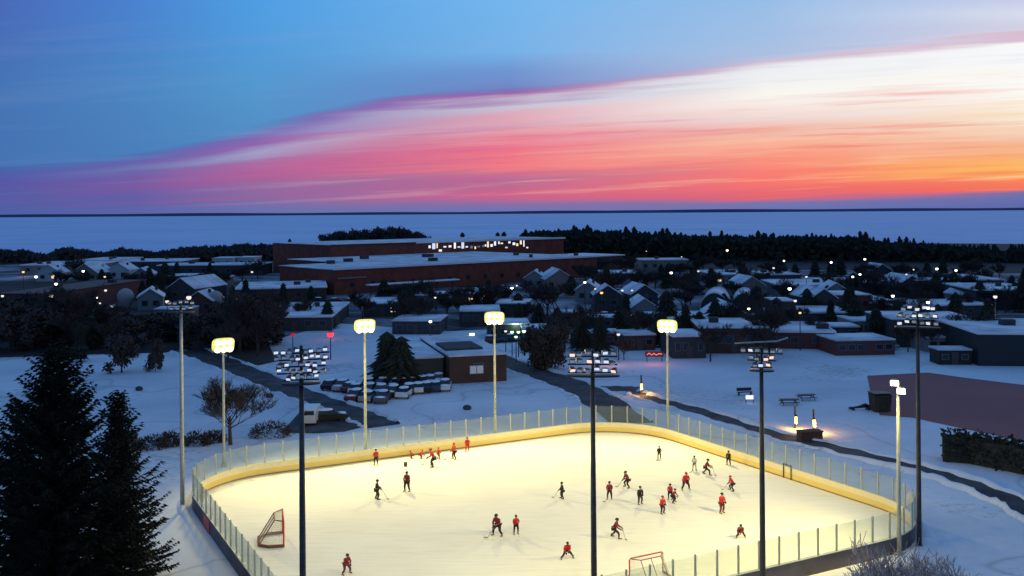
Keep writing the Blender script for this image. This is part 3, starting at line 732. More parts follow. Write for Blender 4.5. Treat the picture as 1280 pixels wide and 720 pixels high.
def bare_tree(loc, Hh, i, label, group=None, wide=1.0, fine=False):
    tr, cr = BARE[i % 4] if not fine else fine
    t = empty('bare_tree', loc, rnd.uniform(0, 6.28), label, 'bare tree', group)
    s = Hh / 9; t.scale = (s * wide, s * wide, s)
    link('trunk', tr, t); link('crown', cr, t); return t
fine = bare_mesh(11, 9, 5, .012)
bare_tree(G(288, 556), 8.2, 0, 'round bare tree standing on the snow behind the left floodlight pole', None, 1.35, fine)
def shrub(loc, Hh, n, m, label, seed, name='bare_shrub', wid=1.0, tw=.012):
    rr = random.Random(seed); mb = MB()
    for k in range(n):
        az = rr.uniform(0, 6.28); sp = rr.uniform(.1, .9) * wid
        branch(mb, Vector((math.cos(az) * .3 * wid, math.sin(az) * .3 * wid, 0)), Vector((math.cos(az) * sp, math.sin(az) * sp, 1)).normalized(), Hh * rr.uniform(.4, .62), .025, 3, rr, tw, .1)
    o = mb.build(name, M[m]); o.location = loc; return tag(o, label, 'shrub')
shrub(Vector((uv(1112, 360)[0] * 60, 60, 0)), 4.3, 38, 'twigpale', 'frosted pale shrub at the bottom edge under the right rink corner', 21, wid=1.5, tw=.022)
shrub(Vector((uv(1165, 360)[0] * 62, 62, 0)), 3.5, 24, 'twigpale', 'frosted shrub at the bottom edge, right of the other pale shrub', 22, wid=1.2, tw=.022)
shrub(Vector((uv(95, 360)[0] * 50, 50, 0)), 5.2, 20, 'twigred', 'reddish bare shrub in front of the spruces at bottom left', 23, wid=1.0)
def mound(name, pts, w, h, m, label, cat, seed=1, px=True, kind=None):
    """clipped or natural hedge: leafy lump along a line"""
    rr = random.Random(seed); mb = MB(); P = [G(*p) for p in pts] if px else [Vector(p) for p in pts]
    L = sum((P[i + 1] - P[i]).length for i in range(len(P) - 1)); N = int(L * w * 40) + 60
    for _ in range(N):
        s = rr.uniform(0, L); i = 0
        while i < len(P) - 2 and s > (P[i + 1] - P[i]).length: s -= (P[i + 1] - P[i]).length; i += 1
        e = (P[i + 1] - P[i]).normalized(); p = P[i] + e * s; nn = Vector((e.y, -e.x, 0))
        a = rr.uniform(0, math.pi); q = rr.uniform(.75, 1.02)
        p = p + nn * (math.cos(a) * w / 2 * q) + Vector((0, 0, (math.sin(a) ** .6) * h * q * (1 + .1 * math.sin(s * 1.3))))
        d = Vector((rr.uniform(-1, 1), rr.uniform(-1, 1), rr.uniform(-.3, 1))).normalized(); sv = d.cross(Vector((rr.uniform(-1, 1), rr.uniform(-1, 1), .3))).normalized()
        quad(mb, p, d, sv, rr.uniform(.2, .5), rr.uniform(.08, .2))
    for i in range(len(P) - 1):
        e = P[i + 1] - P[i]; c = (P[i] + P[i + 1]) / 2; mb.box((c.x, c.y, h * .42), (e.length, w * .72, h * .84), math.atan2(e.y, e.x))
    return tag(mb.build(name, M[m]), label, cat, kind=kind)
mound('hedge', [(1178, 574), (1215, 577), (1250, 584), (1300, 594), (1360, 606)], 3.0, 2.9, 'hedge', 'long dark evergreen hedge beside the reddish parking lot', 'hedge', 2)
mound('bush', [(-30, 610), (8, 600)], 3, 2.2, 'hedge', 'dark bush at the left edge behind the spruces', 'bush', 6)

def bush(px, by, wpx, h, lab, seed, m='twig'):
    rr = random.Random(seed); c = G(px, by); w = wpx * c.y / F / 2; mb = MB()
    for _ in range(700):
        d = Vector((rr.gauss(0, 1), rr.gauss(0, 1), abs(rr.gauss(0, .8)))).normalized(); q = rr.uniform(.55, 1.02)
        p = Vector((d.x * w * q, d.y * w * .7 * q, d.z * h * q)); e = (d + Vector((rr.gauss(0, .5), rr.gauss(0, .5), rr.gauss(0, .5)))).normalized()
        quad(mb, p, e, e.cross(Vector((rr.gauss(0, 1), rr.gauss(0, 1), .4))).normalized(), rr.uniform(.25, .55), rr.uniform(.03, .08))
    o = mb.build('bush', M[m]); o.location = c; return tag(o, lab, 'bush')
bush(338, 545, 54, 1.7, 'low round dark bush on the snow behind the left boards', 31)
bush(150, 560, 52, 1.9, 'dark rounded bush beside the slimmer spruce, left of the grey tower', 32)
bush(190, 560, 44, 1.4, 'low dark bush between two others left of the grey tower', 33)
bush(212, 557, 30, 1.6, 'small dark bush close left of the grey tower', 34)
bush(245, 556, 36, 1.5, 'dark bush right beside the grey tower, before the round bare tree', 35)
bush(268, 552, 30, 1.2, 'small dark bush at the foot of the round bare tree', 36)
# far conifers: a few shared meshes
def conifer_mesh(seed, Hh=10, w=2.4, n=13):
    rr = random.Random(seed); mb = MB(); mb.tube([(0, 0, 0), (0, 0, Hh * .9)], [.16, .03], 5)
    for i in range(n):
        z = Hh * (.08 + .9 * i / n); fr = 1 - z / Hh; rad = w * (fr ** .6) * rr.uniform(.7, 1.2) + .1; k = 11; a0 = rr.uniform(0, 6)
        vs = [(0, 0, min(Hh, z + Hh * .16))]
        for j in range(k * 2):
            a = a0 + math.pi * j / k; q = rad * (rr.uniform(.85, 1.15) if j % 2 == 0 else rr.uniform(.45, .62))
            vs.append((q * math.cos(a), q * math.sin(a), z - (.35 if j % 2 == 0 else 0) * rad * .6))
        mb.add(vs, [(0, 1 + j, 1 + (j + 1) % (2 * k)) for j in range(2 * k)])
    return mb.mesh('conifer', [M['needlefar']])
CON = [conifer_mesh(s, 10, w) for s, w in ((1, 2.6), (2, 3.0), (3, 3.4), (4, 2.8), (5, 3.8))]
def conifer(loc, Hh, i, label, group=None, name='conifer', wide=1.0):
    o = link(name, CON[i % 5], None, loc, rnd.uniform(0, 6.28)); s = Hh / 10; o.scale = (s * wide, s * wide, s)
    return tag(o, label, 'conifer', group)
# broad-leaved mass trees of the shore: leaf-clump crowns
def bushy_mesh(seed, Hh=9, w=3.6):
    rr = random.Random(seed); mb = MB(); mb.tube([(0, 0, 0), (0, 0, Hh * .6)], [.2, .08], 5)
    for _ in range(15):
        c = Vector((rr.uniform(-w * .55, w * .55), rr.uniform(-w * .55, w * .55), Hh * rr.uniform(.1, .78))); q = w * rr.uniform(.28, .5)
        for k in range(110):
            d = Vector((rr.gauss(0, 1), rr.gauss(0, 1), rr.gauss(0, 1))).normalized(); p = c + d * q * rr.uniform(.6, 1)
            e = Vector((rr.gauss(0, 1), rr.gauss(0, 1), rr.gauss(0, 1))).normalized(); quad(mb, p, e, e.cross(d).normalized(), .75, .2)
    return mb.mesh('shore_tree', [M['twig']])
BUS = [bushy_mesh(s) for s in (1, 2, 3, 4)]
def profile(P, x):
    for i in range(len(P) - 1):
        if P[i][0] <= x <= P[i + 1][0]:
            t = (x - P[i][0]) / (P[i + 1][0] - P[i][0]); return P[i][1] + (P[i + 1][1] - P[i][1]) * t
    return P[0][1] if x < P[0][0] else P[-1][1]
TOPR = [(650, 288), (690, 285), (735, 284), (780, 287), (850, 290), (960, 293), (1000, 292), (1080, 293), (1105, 300), (1150, 301), (1200, 306), (1245, 312), (1262, 314), (1275, 308), (1340, 305)]
n = 0
for row, (Y, dh, N) in enumerate(((630, 0, 130), (605, 5, 64), (575, 12, 50), (545, 20, 46))):
    for k in range(N):
        px = 655 + (1350 - 655) * (k + rnd.uniform(.1, .9)) / N
        if 1250 < px < 1262 : continue
        y2 = Y - (px - 640) * .10 + rnd.uniform(-8, 8)
        ty = profile(TOPR, px) + dh * .7 + 1.5 * math.sin(px * .11) + 1.1 * math.sin(px * .043 + 1) + rnd.choice((-3.6, -1, 0, .5, 1.5, 2.6, 3.2))
        p = AT(px, ty, y2); conifer((p.x, y2, 0), max(6, p.z), n, 'one of the dark pines massed in the wood before the frozen lake', 'pines of the lakeside wood', 'pine_tree', 1.25 if row else .95); n += 1
def understory(name, x0, x1, Y0, Y1, prof, n, lab, m='needlefar', off=7, seed=5):
    rr = random.Random(seed); mb = MB()
    for k in range(n):
        px = rr.uniform(x0, x1); Y = rr.uniform(Y0, Y1) - (px - 640) * .10 * (x0 > 600)
        zt = AT(px, profile(prof, px) + off, Y).z; p = AT(px, 360, Y); zz = max(.3, zt) * rr.random() ** .45
        e = Vector((rr.gauss(0, 1), rr.gauss(0, .6), rr.gauss(0, 1))).normalized(); sv = e.cross(Vector((rr.gauss(0, .3), 1, rr.gauss(0, .3)))).normalized()
        quad(mb, Vector((p.x, Y, zz)), e, sv, rr.uniform(1.6, 3.4), rr.uniform(.5, 1.2))
    return tag(mb.build(name, M[m]), lab, 'wood', kind='stuff')
understory('wood_thicket', 652, 1350, 528, 625, TOPR, 21000, 'dense dark thicket between the pines of the lakeside wood')
TOPL = [(-60, 312), (0, 310), (35, 311), (60, 317), (68, 312), (80, 307), (110, 311), (130, 314), (150, 309), (195, 313), (225, 309), (250, 306), (265, 307), (300, 305), (330, 303), (350, 305)]
for row, (Y, dh, N) in enumerate(((565, 0, 62), (545, 4, 40))):
    for k in range(N):
        px = -60 + 410 * (k + rnd.uniform(.1, .9)) / N; ty = profile(TOPL, px) + dh + rnd.uniform(-1, 2.5); p = AT(px, ty, Y)
        Hh = max(4, p.z)
        if px < 60 and k % 2: conifer((p.x, Y, 0), Hh, k, 'dark pine in the low treeline on the left shore', 'trees of the left shore', 'pine_tree', 1.1)
        else:
            o = link('shore_tree', BUS[k % 4], None, (p.x, Y, 0), rnd.uniform(0, 6.28)); s = Hh / 8.2; o.scale = (s, s, s)
            tag(o, 'dark leafy tree in the low treeline on the left shore', 'tree', 'trees of the left shore')
understory('shore_thicket', -80, 345, 535, 575, TOPL, 9000, 'dark thicket under the trees of the left shore', 'twig', 6, 8)
TOPM = [(400, 296), (410, 290), (440, 288), (470, 286), (490, 284), (515, 287), (530, 292), (540, 297)]
for k in range(34):
    px = 402 + 134 * (k + .5) / 34 + rnd.uniform(-1.5, 1.5); Y = 640 + rnd.uniform(-14, 14); p = AT(px, profile(TOPM, px) + rnd.uniform(-1, 2), Y)
    o = link('shore_tree', BUS[k % 4], None, (p.x, Y, 0), rnd.uniform(0, 6.28)); s = max(5, p.z) / 8.2; o.scale = (s * .8, s * .8, s)
    tag(o, 'rounded dark tree in the clump behind the brick school', 'tree', 'tree clump behind the school')
for px, ty, tx in ((362, 298, 'small round tree on the skyline left of the school clump'), (578, 290, 'thin pointed tree rising over the school roof'), (622, 290, 'left one of two trees over the right wing of the school'), (630, 289, 'right one of two trees over the right wing of the school')):
    p = AT(px, ty, 600); conifer((p.x, 600, 0), p.z, int(px), tx, None, 'conifer', 1.2)

# ------------------------------------------------------------------ buildings
def building(name, label, cat, c, w, d, h, rot, wall, roof='flat', wins=3, rows=1, lit=(), group=None, roofm='roofsnow', door=True, side=0, chim=False, wz=None, litm='panelit', trim='snowtrim'):
    """front faces local -Y; c is the middle of the front's foot"""
    t = empty(name, c, rot, label, cat, group)
    mb = MB(); mb.box((0, d / 2, h / 2), (w, d, h)); 
    if roof == 'gable':
        rh = min(w, d) * .32
        mb.add([(-w / 2, 0, h), (w / 2, 0, h), (0, 0, h + rh), (-w / 2, d, h), (w / 2, d, h), (0, d, h + rh)], [(0, 1, 2), (5, 4, 3), (0, 3, 4, 1)]) if w <= d else mb.add([(-w / 2, 0, h), (-w / 2, d, h), (-w / 2, d / 2, h + rh), (w / 2, 0, h), (w / 2, d, h), (w / 2, d / 2, h + rh)], [(0, 2, 1), (3, 4, 5), (0, 1, 4, 3)])
    mb.build('wall', M[wall], t)
    mb = MB()
    if roof == 'gable':
        o, th = .35, .22
        if w <= d: P = [(-w / 2 - o, h - .25), (0, h + rh + .05), (w / 2 + o, h - .25)]; f = lambda a, z, s: (a, s, z); e = (-o, d + o)
        else: P = [(-o, h - .25), (d / 2, h + rh + .05), (d + o, h - .25)]; f = lambda a, z, s: (s, a, z); e = (-w / 2 - o, w / 2 + o)
        vs = [f(a, z + q, s) for s in e for q in (0, th) for a, z in P]
        mb.add(vs, [(0, 3, 4, 1), (1, 4, 5, 2), (6, 7, 10, 9), (7, 8, 11, 10), (3, 9, 10, 4), (4, 10, 11, 5), (0, 1, 7, 6), (1, 2, 8, 7), (0, 6, 9, 3), (2, 5, 11, 8)])
    else: mb.box((0, d / 2, h + .12), (w + .3, d + .3, .24))
    rf = mb.build('roof', M[roofm], t)
    if roof == 'flat' and w > 12:
        mb = MB()
        for a, b, c_, e_ in ((0, -.16, w + .5, .22), (0, d + .16, w + .5, .22)): mb.box((a, b, h + .22), (c_, e_, .34))
        for a in (-1, 1): mb.box((a * (w / 2 + .16), d / 2, h + .22), (.22, d + .1, .34))
        mb.build('parapet', M[trim], rf)
        for k in range(1 + int(w * d / 500)):
            mb = MB(); mb.box((rnd.uniform(-.4, .4) * w, rnd.uniform(.25, .8) * d, h + .24 + .5), (rnd.uniform(1, 2.4), rnd.uniform(1, 2), 1.0)); mb.build('roof_unit', M['sidedark'], rf)
    if chim:
        mb = MB(); mb.box((w * .2, d * .5, h + 1.4), (.7, .7, 2.6)); mb.build('chimney', M['brick2'], rf)
    def window(x, z, ww, wh, face, m):
        mb = MB()
        if face: c1 = (w / 2 * face + .02 * face, x, z); dd = (.12, ww, wh); dp = (.08, ww - .2, wh - .2); cp = (w / 2 * face + .05 * face, x, z)
        else: c1 = (x, -.02, z); dd = (ww, .12, wh); dp = (ww - .2, .08, wh - .2); cp = (x, -.05, z)
        mb.box(c1, dd); f = mb.build('window', M['frame'], t); mb = MB(); mb.box(cp, dp)
        mb.build('pane', M[m], f)
    q = 0
    for r_ in range(rows):
        z = wz or (h / rows * (r_ + .55))
        for k in range(wins):
            x = (k - (wins - 1) / 2) * w / (wins + .3)
            if door and r_ == 0 and k == wins // 2 and wins > 2: continue
            window(x, z, min(1.6, w / (wins + 1.5)), min(1.5, h / rows * .42), 0, litm if q in lit else 'pane'); q += 1
    for sgn in (-1, 1):
        for k in range(side): window((k + .5) * d / side, h * .55, min(1.5, d / side * .5), 1.3, sgn, 'pane')
    if door:
        mb = MB(); mb.box((w / (wins + .3) * .0 if wins > 2 else w * .3, -.03, 1.06), (1.1, .14, 2.1)); mb.build('door', M['door'], t)
    return t

# the long brick school: main hall and the taller wing behind
P1, P2 = Vector((-57, 312, 0)), Vector((34, 392, 0)); S = (P2 - P1); SL = S.length; S.normalize(); SN = Vector((-S.y, S.x, 0)); ang = math.atan2(S.y, S.x)
sch = empty('brick_school', P1, ang, 'huge low red brick school with snowy flat roofs spanning the left middle distance', 'school')
def sbox(name, x0, x1, y0, y1, z0, z1, m, par=sch):
    mb = MB(); mb.box(((x0 + x1) / 2, (y0 + y1) / 2, (z0 + z1) / 2), (x1 - x0, y1 - y0, z1 - z0)); return mb.build(name, M[m], par)
sbox('wall', 0, SL, 0, 36, 0, 8, 'brick')
sbox('rear_wall', 26, SL, 36, 78, 0, 7.98, 'brick')
rf = sbox('roof', -.3, SL + .3, -.3, 36.3, 8, 8.25, 'roofsnow')
sbox('rear_roof', 25.7, SL + .3, 36.3, 78, 7.98, 8.23, 'roofsnow', rf)
sbox('parapet', -.5, SL + .5, -.62, -.3, 7.95, 8.6, 'snowtrim', rf)
for x, y, s in ((28, 38, 3), (16, 30, 2.5), (70, 46, 4), (44, 52, 3), (104, 30, 2), (96, 12, 1.2), (52, 18, 3), (118, 9, 1.6)): sbox('roof_unit', x, x + s, y, y + s * .7, 8.25, 9.5, 'darkroof', rf)
wing = sbox('wing_wall', 46, 179, 78.2, 129, 0, 13, 'brick')
sbox('wing_roof', 45.7, 179.3, 78, 129.3, 13, 13.25, 'roofsnow', wing)
sbox('wing_parapet', 88, 179.6, 77.6, 78.0, 12.7, 13.55, 'snowtrim', wing)
sbox('wing_coping', 45.4, 87.9, 77.7, 78.0, 12.9, 13.3, 'brick2', wing)
x = 95.0
rw = random.Random(12)
for k in range(27):
    wd = rw.uniform(.6, 1.7); z0 = rw.uniform(8.6, 11.4); z1 = min(12.5, z0 + rw.choice((.6, .9, 1.2, 3.0)))
    f = sbox('window', x - .12, x + wd + .12, 77.95, 78.15, z0 - .12, z1 + .12, 'frame', wing); sbox('pane', x, x + wd, 77.85, 77.95, z0, z1, rw.choice(('panewhite', 'panewhite', 'panelit', 'lensgrey', 'lensdim')), f); x += wd + rw.uniform(.5, 1.5)
for k in range(14):
    f = sbox('window', 6 + k * 8, 7.6 + k * 8, -.08, .05, 2.2, 3.8, 'darkroof'); sbox('pane', 6.2 + k * 8, 7.4 + k * 8, -.14, -.08, 2.4, 3.6, 'pane', f)
sbox('canopy', 8, 44, -9, -6, 3.0, 3.35, 'snowtrim'); sbox('light_strip', 1, 12, -.5, -.02, 5.0, 5.5, 'sidetan')
for k in range(6): sbox('canopy_post', 9 + k * 6.6, 9.25 + k * 6.6, -7.6, -7.35, 0, 3.0, 'sidedark')
sbox('end_block', SL + .05, SL + 22, 6, 30, 0, 7.6, 'brick2'); sbox('end_roof', SL + .35, SL + 23, 5.6, 30.3, 7.6, 8.0, 'snowtrim')
sbox('porch', SL + 22.1, SL + 32, 4, 16, 0, 5.4, 'sidetan')
# lower annex with blue-white roof left of the school
building('annex', 'low annex with bright snowy roof at the left foot of the brick school', 'building', G(352, 378), 26, 28, 4.0, R(12), 'brick2', wins=5, door=False)

BL = [
 # px, base y, width px, h, depth, rot, wall, roof, wins, label
 (72, 343, 92, 4, 34, 2, 'sidegrey', 'flat', 6, 'long low grey building with snowy roof below the left treeline'),
 (120, 336, 52, 4, 30, -3, 'sidetan', 'flat', 4, 'small flat snowy-roofed shed block behind the long low grey one'),
 (184, 338, 82, 4, 28, 0, 'sidedark', 'flat', 5, 'dark low building with snowy roof, second from the left shore'),
 (262, 345, 130, 4.4, 20, 1, 'sidedark', 'flat', 8, 'very long dark hall whose snowy roof makes a white line left of the school'),
 (278, 336, 26, 5, 14, 0, 'sidewhite', 'flat', 2, 'left one of two small pale blocks under the treeline'),
 (307, 335, 22, 5, 14, 0, 'sidewhite', 'flat', 2, 'right one of two small pale blocks under the treeline'),
 (24, 392, 74, 5, 55, -6, 'sidered', 'brown', 4, 'wide dark red building with brown snow-free roof at the left edge'),
 (22, 424, 66, 3.4, 12, 0, 'sidedark', 'flat', 3, 'dark shed with bright blue-white flat roof at the left edge'),
 (60, 352, 30, 3.5, 10, 5, 'sidewhite', 'gable', 2, 'small white gabled house beside the leftmost street lamps'),
 (106, 352, 34, 3.5, 12, -8, 'sidetan', 'gable', 3, 'tan gabled house under the left treeline'),
 (148, 350, 26, 4, 12, 4, 'sidewhite', 'gable', 2, 'white gabled house with bluish roof right of the tan one'),
 (176, 357, 30, 3.5, 12, 10, 'sidegrey', 'gable', 2, 'grey gabled house between dark conifers in the left town'),
 (216, 356, 40, 3.2, 14, -4, 'sidedark', 'flat', 3, 'dark flat block behind the blue-roofed house'),
 (188, 388, 30, 3.6, 12, 18, 'sidegrey', 'gable', 2, 'grey gabled house touching the left pale tank'),
 (226, 378, 38, 4.2, 18, -14, 'sidedark', 'gable', 2, 'house with large pale blue roof behind the grey light tower'),
 (248, 392, 34, 3.4, 10, 0, 'sidered', 'gable', 3, 'dark red house between the grey tower and the right pale tank'),
 (262, 358, 44, 3, 10, 3, 'sidetan', 'flat', 4, 'tan strip building with a lit edge right of the blue roof'),
 (216, 400, 46, 2.6, 7, 4, 'sidetan', 'flat', 4, 'low tan lean-to in front of the houses behind the grey tower'),
 (368, 414, 92, 3.0, 34, 3, 'sidedark', 'flat', 5, 'broad dark block with bright snowy roof in front of the school, left part'),
 (478, 396, 46, 3.2, 18, 4, 'sidedark', 'flat', 3, 'dark block with lavender snowy roof before the school front'),
 (540, 386, 42, 3.6, 12, 10, 'sidegrey', 'flat', 3, 'grey block with slanting white roof edge in front of the school'),
 (584, 384, 20, 3.6, 10, 0, 'sidedark', 'flat', 2, 'tiny dark block with bluish square roof before the school'),
 (612, 380, 50, 3.4, 14, 0, 'sidegrey', 'flat', 4, 'grey shop block with parapet and lamps, before the school right half'),
 (600, 408, 50, 3.4, 14, 2, 'sidedark', 'flat', 4, 'dark low block left of the second rink floodlight head'),
 (520, 418, 60, 2.8, 12, -4, 'sidedark', 'flat', 4, 'dark low block behind the small brick building'),
 (700, 364, 36, 4, 14, 8, 'sidetan', 'gable', 3, 'tan gabled house right under the red school wall end'),
 (668, 362, 26, 4, 10, -6, 'sidegrey', 'gable', 2, 'grey gabled house beneath the school facade'),
 (775, 356, 44, 4, 16, 0, 'sidegrey', 'flat', 4, 'grey block with snowy roof and a row of lamps right of the school'),
 (830, 340, 60, 5, 16, 0, 'sidetan', 'flat', 5, 'long tan building against the pine wood right of the school'),
 (770, 412, 60, 2.6, 6, 2, 'sidedark', 'flat', 5, 'very low long shed across the snowy yard in the centre'),
 (760, 390, 34, 4.5, 8, 0, 'sidedark', 'gable', 2, 'small dark hut with blue light in the snowy central yard'),
 (806, 404, 36, 3.5, 12, 0, 'sidegrey', 'gable', 2, 'grey hut right of the dark hut with blue light'),
 (862, 420, 76, 3.2, 16, 3, 'sidetan', 'flat', 5, 'tan block with blue-white roof behind the paler floodlight head'),
 (918, 442, 84, 4.6, 14, -3, 'brick2', 'flat', 6, 'broad brown brick block left of the orange-lamped tower'),
 (862, 448, 42, 3.8, 10, 4, 'sidedark', 'flat', 4, 'dark block left of the broad brown brick one'),
 (915, 416, 44, 3.6, 14, 0, 'sidedark', 'gable', 3, 'dark house with steep bright blue roof above the brown brick block'),
 (920, 356, 60, 3.4, 26, 0, 'sidegrey', 'flat', 4, 'grey block with snowy roof behind the two arched sheds'),
 (975, 356, 50, 3.4, 20, 3, 'sidedark', 'flat', 4, 'dark block with snowy roof under the bright lamps of the wood edge'),
 (1010, 372, 70, 3.4, 26, -2, 'sidegrey', 'flat', 5, 'grey long block with snowy roof right of the arched sheds'),
 (1070, 368, 60, 3.4, 22, 2, 'sidedark', 'flat', 5, 'dark long block with snowy roof near the lamp cluster'),
 (1066, 392, 46, 4.6, 12, 0, 'sidered', 'flat', 4, 'dull red block behind the dark dome shape in the right town'),
 (1030, 396, 34, 4.6, 14, 4, 'sidedark', 'gable', 3, 'dark gabled house right of centre with grey round roof'),
 (982, 404, 26, 5, 9, 0, 'brick2', 'flat', 2, 'narrow lit brown block beside the warm white lamp'),
 (1103, 352, 24, 4, 12, 0, 'sidedark', 'gable', 2, 'small dark house with lavender roof before the pine wood'),
 (1108, 392, 40, 2.6, 24, 0, 'sidedark', 'flat', 3, 'low block with wide blue snowy roof left of the rightmost tower head'),
 (1020, 406, 84, 2.6, 14, -4, 'sidedark', 'flat', 6, 'long dark block with greenish front in the right town'),
 (1000, 436, 84, 3.0, 16, -8, 'sidered', 'flat', 6, 'long low dark red block with broad snowy roof right of the orange-lamped tower'),
 (1082, 444, 76, 2.6, 9, 5, 'sidered', 'flat', 6, 'low red building with cars on its far side, right of the long dark red block'),
 (1090, 420, 46, 3.0, 10, 0, 'sidetan', 'flat', 4, 'tan low block behind the low red building'),
 (672, 428, 34, 2.6, 8, 5, 'sidedark', 'flat', 3, 'low dark shed left of the reddish lamp cluster'),
 (742, 432, 58, 2.4, 6, -3, 'sidedark', 'flat', 4, 'low dark shed right behind the reddish lamp cluster'),
 (800, 438, 40, 2.8, 8, 8, 'brick2', 'flat', 3, 'low brown shed left of the red glowing sign'),
 (712, 404, 44, 2.4, 6, 0, 'sidegrey', 'flat', 4, 'low grey shed across the snowy yard behind the black trees'),
 (640, 396, 40, 3.2, 12, -5, 'sidedark', 'flat', 3, 'dark block above the green lit shop'),
 (636, 424, 52, 3.0, 10, 3, 'sidedark', 'flat', 4, 'dark shop block with green lit lamps behind the second lit head'),
 (960, 420, 40, 2.6, 8, 4, 'sidedark', 'flat', 3, 'low dark shed over the orange-lamped tower top bar'),
 (1052, 424, 44, 2.4, 7, -4, 'sidedark', 'flat', 3, 'low dark shed between the two long red buildings'),
 (1240, 424, 44, 2.8, 10, 0, 'sidegrey', 'flat', 3, 'grey shed beside the largest white lamp'),
 (940, 372, 34, 3.6, 12, 6, 'sidetan', 'gable', 2, 'tan gabled house above the right arched shed'),
 (1046, 380, 30, 3.6, 12, -8, 'sidegrey', 'gable', 2, 'grey gabled house before the dull red block'),
 (1140, 372, 40, 3.4, 14, 3, 'sidedark', 'gable', 3, 'dark gabled house left of the two stacked lamps'),
 (1220, 384, 36, 3.2, 10, 0, 'sidegrey', 'gable', 2, 'grey gabled house right of the two stacked lamps'),
 (806, 384, 34, 3.6, 12, 9, 'sidedark', 'gable', 2, 'dark gabled house right of the orange lamp'),
 (734, 378, 30, 3.6, 12, -9, 'sidegrey', 'gable', 2, 'grey gabled house left below the orange lamp'),
 (1145, 434, 58, 5.2, 14, 0, 'sidedark', 'flat', 5, 'tall dark block directly behind the rightmost light tower'),
 (1188, 426, 52, 4.4, 12, -4, 'sidedark', 'flat', 4, 'dark block right of the tall one behind the rightmost tower'),
 (1185, 440, 54, 2.6, 7, 3, 'sidegrey', 'flat', 4, 'low grey lean-to in front of the dark blocks at right'),
 (1194, 456, 40, 2.4, 4, -2, 'hedge', 'flat', 3, 'small green-black container shed standing alone on the right snow'),
 (1200, 372, 110, 5, 24, 0, 'brick2', 'flat', 8, 'long dim brown building under the right pine wood with three street lamps'),
 (1182, 396, 120, 2.6, 14, 6, 'sidedark', 'flat', 7, 'long thin dark building with white roof edge at the right'),
 (1262, 388, 80, 5, 24, -5, 'sidedark', 'flat', 5, 'dark building with pale green-white roof at the right edge'),
 (1290, 458, 128, 5.2, 22, -6, 'black', 'flat', 0, 'large black-walled shed with snowy roof at the right edge'),
]
for px, by, wp, h, d, rot, wall_, rf_, wn, lab in BL:
    c = G(px, by); w = wp * c.y / F
    building('shed' if 'shed' in lab else 'house' if ('house' in lab or 'hut' in lab) else 'town_building', lab, 'house' if ('house' in lab or 'hut' in lab) else 'building', c, w, d, h, R(rot), wall_,
             'gable' if rf_ == 'gable' else 'flat', wn, 1, (rnd.randrange(0, max(1, wn)),) if rnd.random() < .16 and wn else (), None, 'brownroof' if rf_ == 'brown' else 'roofsnow', wn > 0, 0, rf_ == 'gable' and rnd.random() < .6, trim='darkroof' if rf_ == 'brown' else 'snowtrim')
# small brick building behind the rink
c = G(598, 478)
bb = building('brick_clubhouse', 'small flat-roofed brick building with snowy roof and one pale window behind the rink', 'building', c, 9.0, 24, 4.1, R(16), 'brick2', wins=1, door=False, trim='snowtrim')
mb = MB(); mb.box((-1.0, 9, 4.5), (6, 8, .3)); mb.build('dark_roof_patch', M['darkroof'], bb)
mb = MB(); mb.box((-7.4, 13, 1.8), (5.2, 20, 3.6)); mb.build('side_wing', M['sidedark'], bb)
mb = MB(); mb.box((-7.5, 13, 3.74), (5.5, 20.4, .26)); mb.build('side_roof', M['roofsnow'], bb)
# big pale window
mb = MB(); mb.box((-.3, -.06, 2.0), (2.3, .12, 1.4)); f = mb.build('window', M['frame'], bb)
for k in range(2):
    mb = MB(); mb.box((-.83 + k * 1.08, -.14, 2.0), (.95, .06, 1.15)); mb.build('pane', M['lensgrey'], f)
# arched sheds
for px, by, wp, lab in ((893, 388, 34, 'left one of two big arched sheds with snow on the curved roof'), (930, 386, 30, 'right one of two big arched sheds with snow on the curved roof')):
    c = G(px, by); w = wp * c.y / F; t = empty('arched_shed', c, R(-14), lab, 'arched shed', 'two arched sheds')
    n = 14; ar = [(w / 2 * math.cos(math.pi * k / n), w * .62 * math.sin(math.pi * k / n)) for k in range(n + 1)]
    mb = MB(); mb.add([(x, .15, z) for x, z in ar], [tuple(range(n + 1))]); mb.add([(x, 0, z) for x, z in ar], [tuple(range(n + 1))[::-1]]); mb.build('end_wall', M['sidedark'], t)
    mb = MB(); vs = []
    for (x, z) in ar: vs += [(x * 1.02, -.3, z * 1.02), (x * 1.02, 20, z * 1.02), (x * 1.07, 20, z * 1.07), (x * 1.07, -.3, z * 1.07)]
    mb.add(vs, [(i * 4 + j, i * 4 + (j + 1) % 4, i * 4 + 4 + (j + 1) % 4, i * 4 + 4 + j) for i in range(n) for j in range(4)]); mb.build('roof', M['roofsnow'], t)
# round pale tanks
for px, by, lab in ((157, 386, 'left one of two pale round tanks standing among houses'), (269, 390, 'right one of two pale round tanks, bulb shaped, right of the dark red house')):
    c = G(px, by); t = empty('water_tank', c, 0, lab, 'tank', 'two pale round tanks')
    mb = MB(); mb.lathe([(1.1, 0), (1.3, .6), (1.9, 1.8), (2.2, 3.0), (2.15, 4.0), (1.7, 4.9), (.9, 5.5), (.15, 5.7)], 22); mb.build('tank_body', M['tank'], t, True)
    mb = MB(); mb.tube([(1.2, -.6, 0), (2.2, -.6, 3), (1.2, -.4, 5.3)], .06, 4); mb.build('ladder', M['galv'], t)
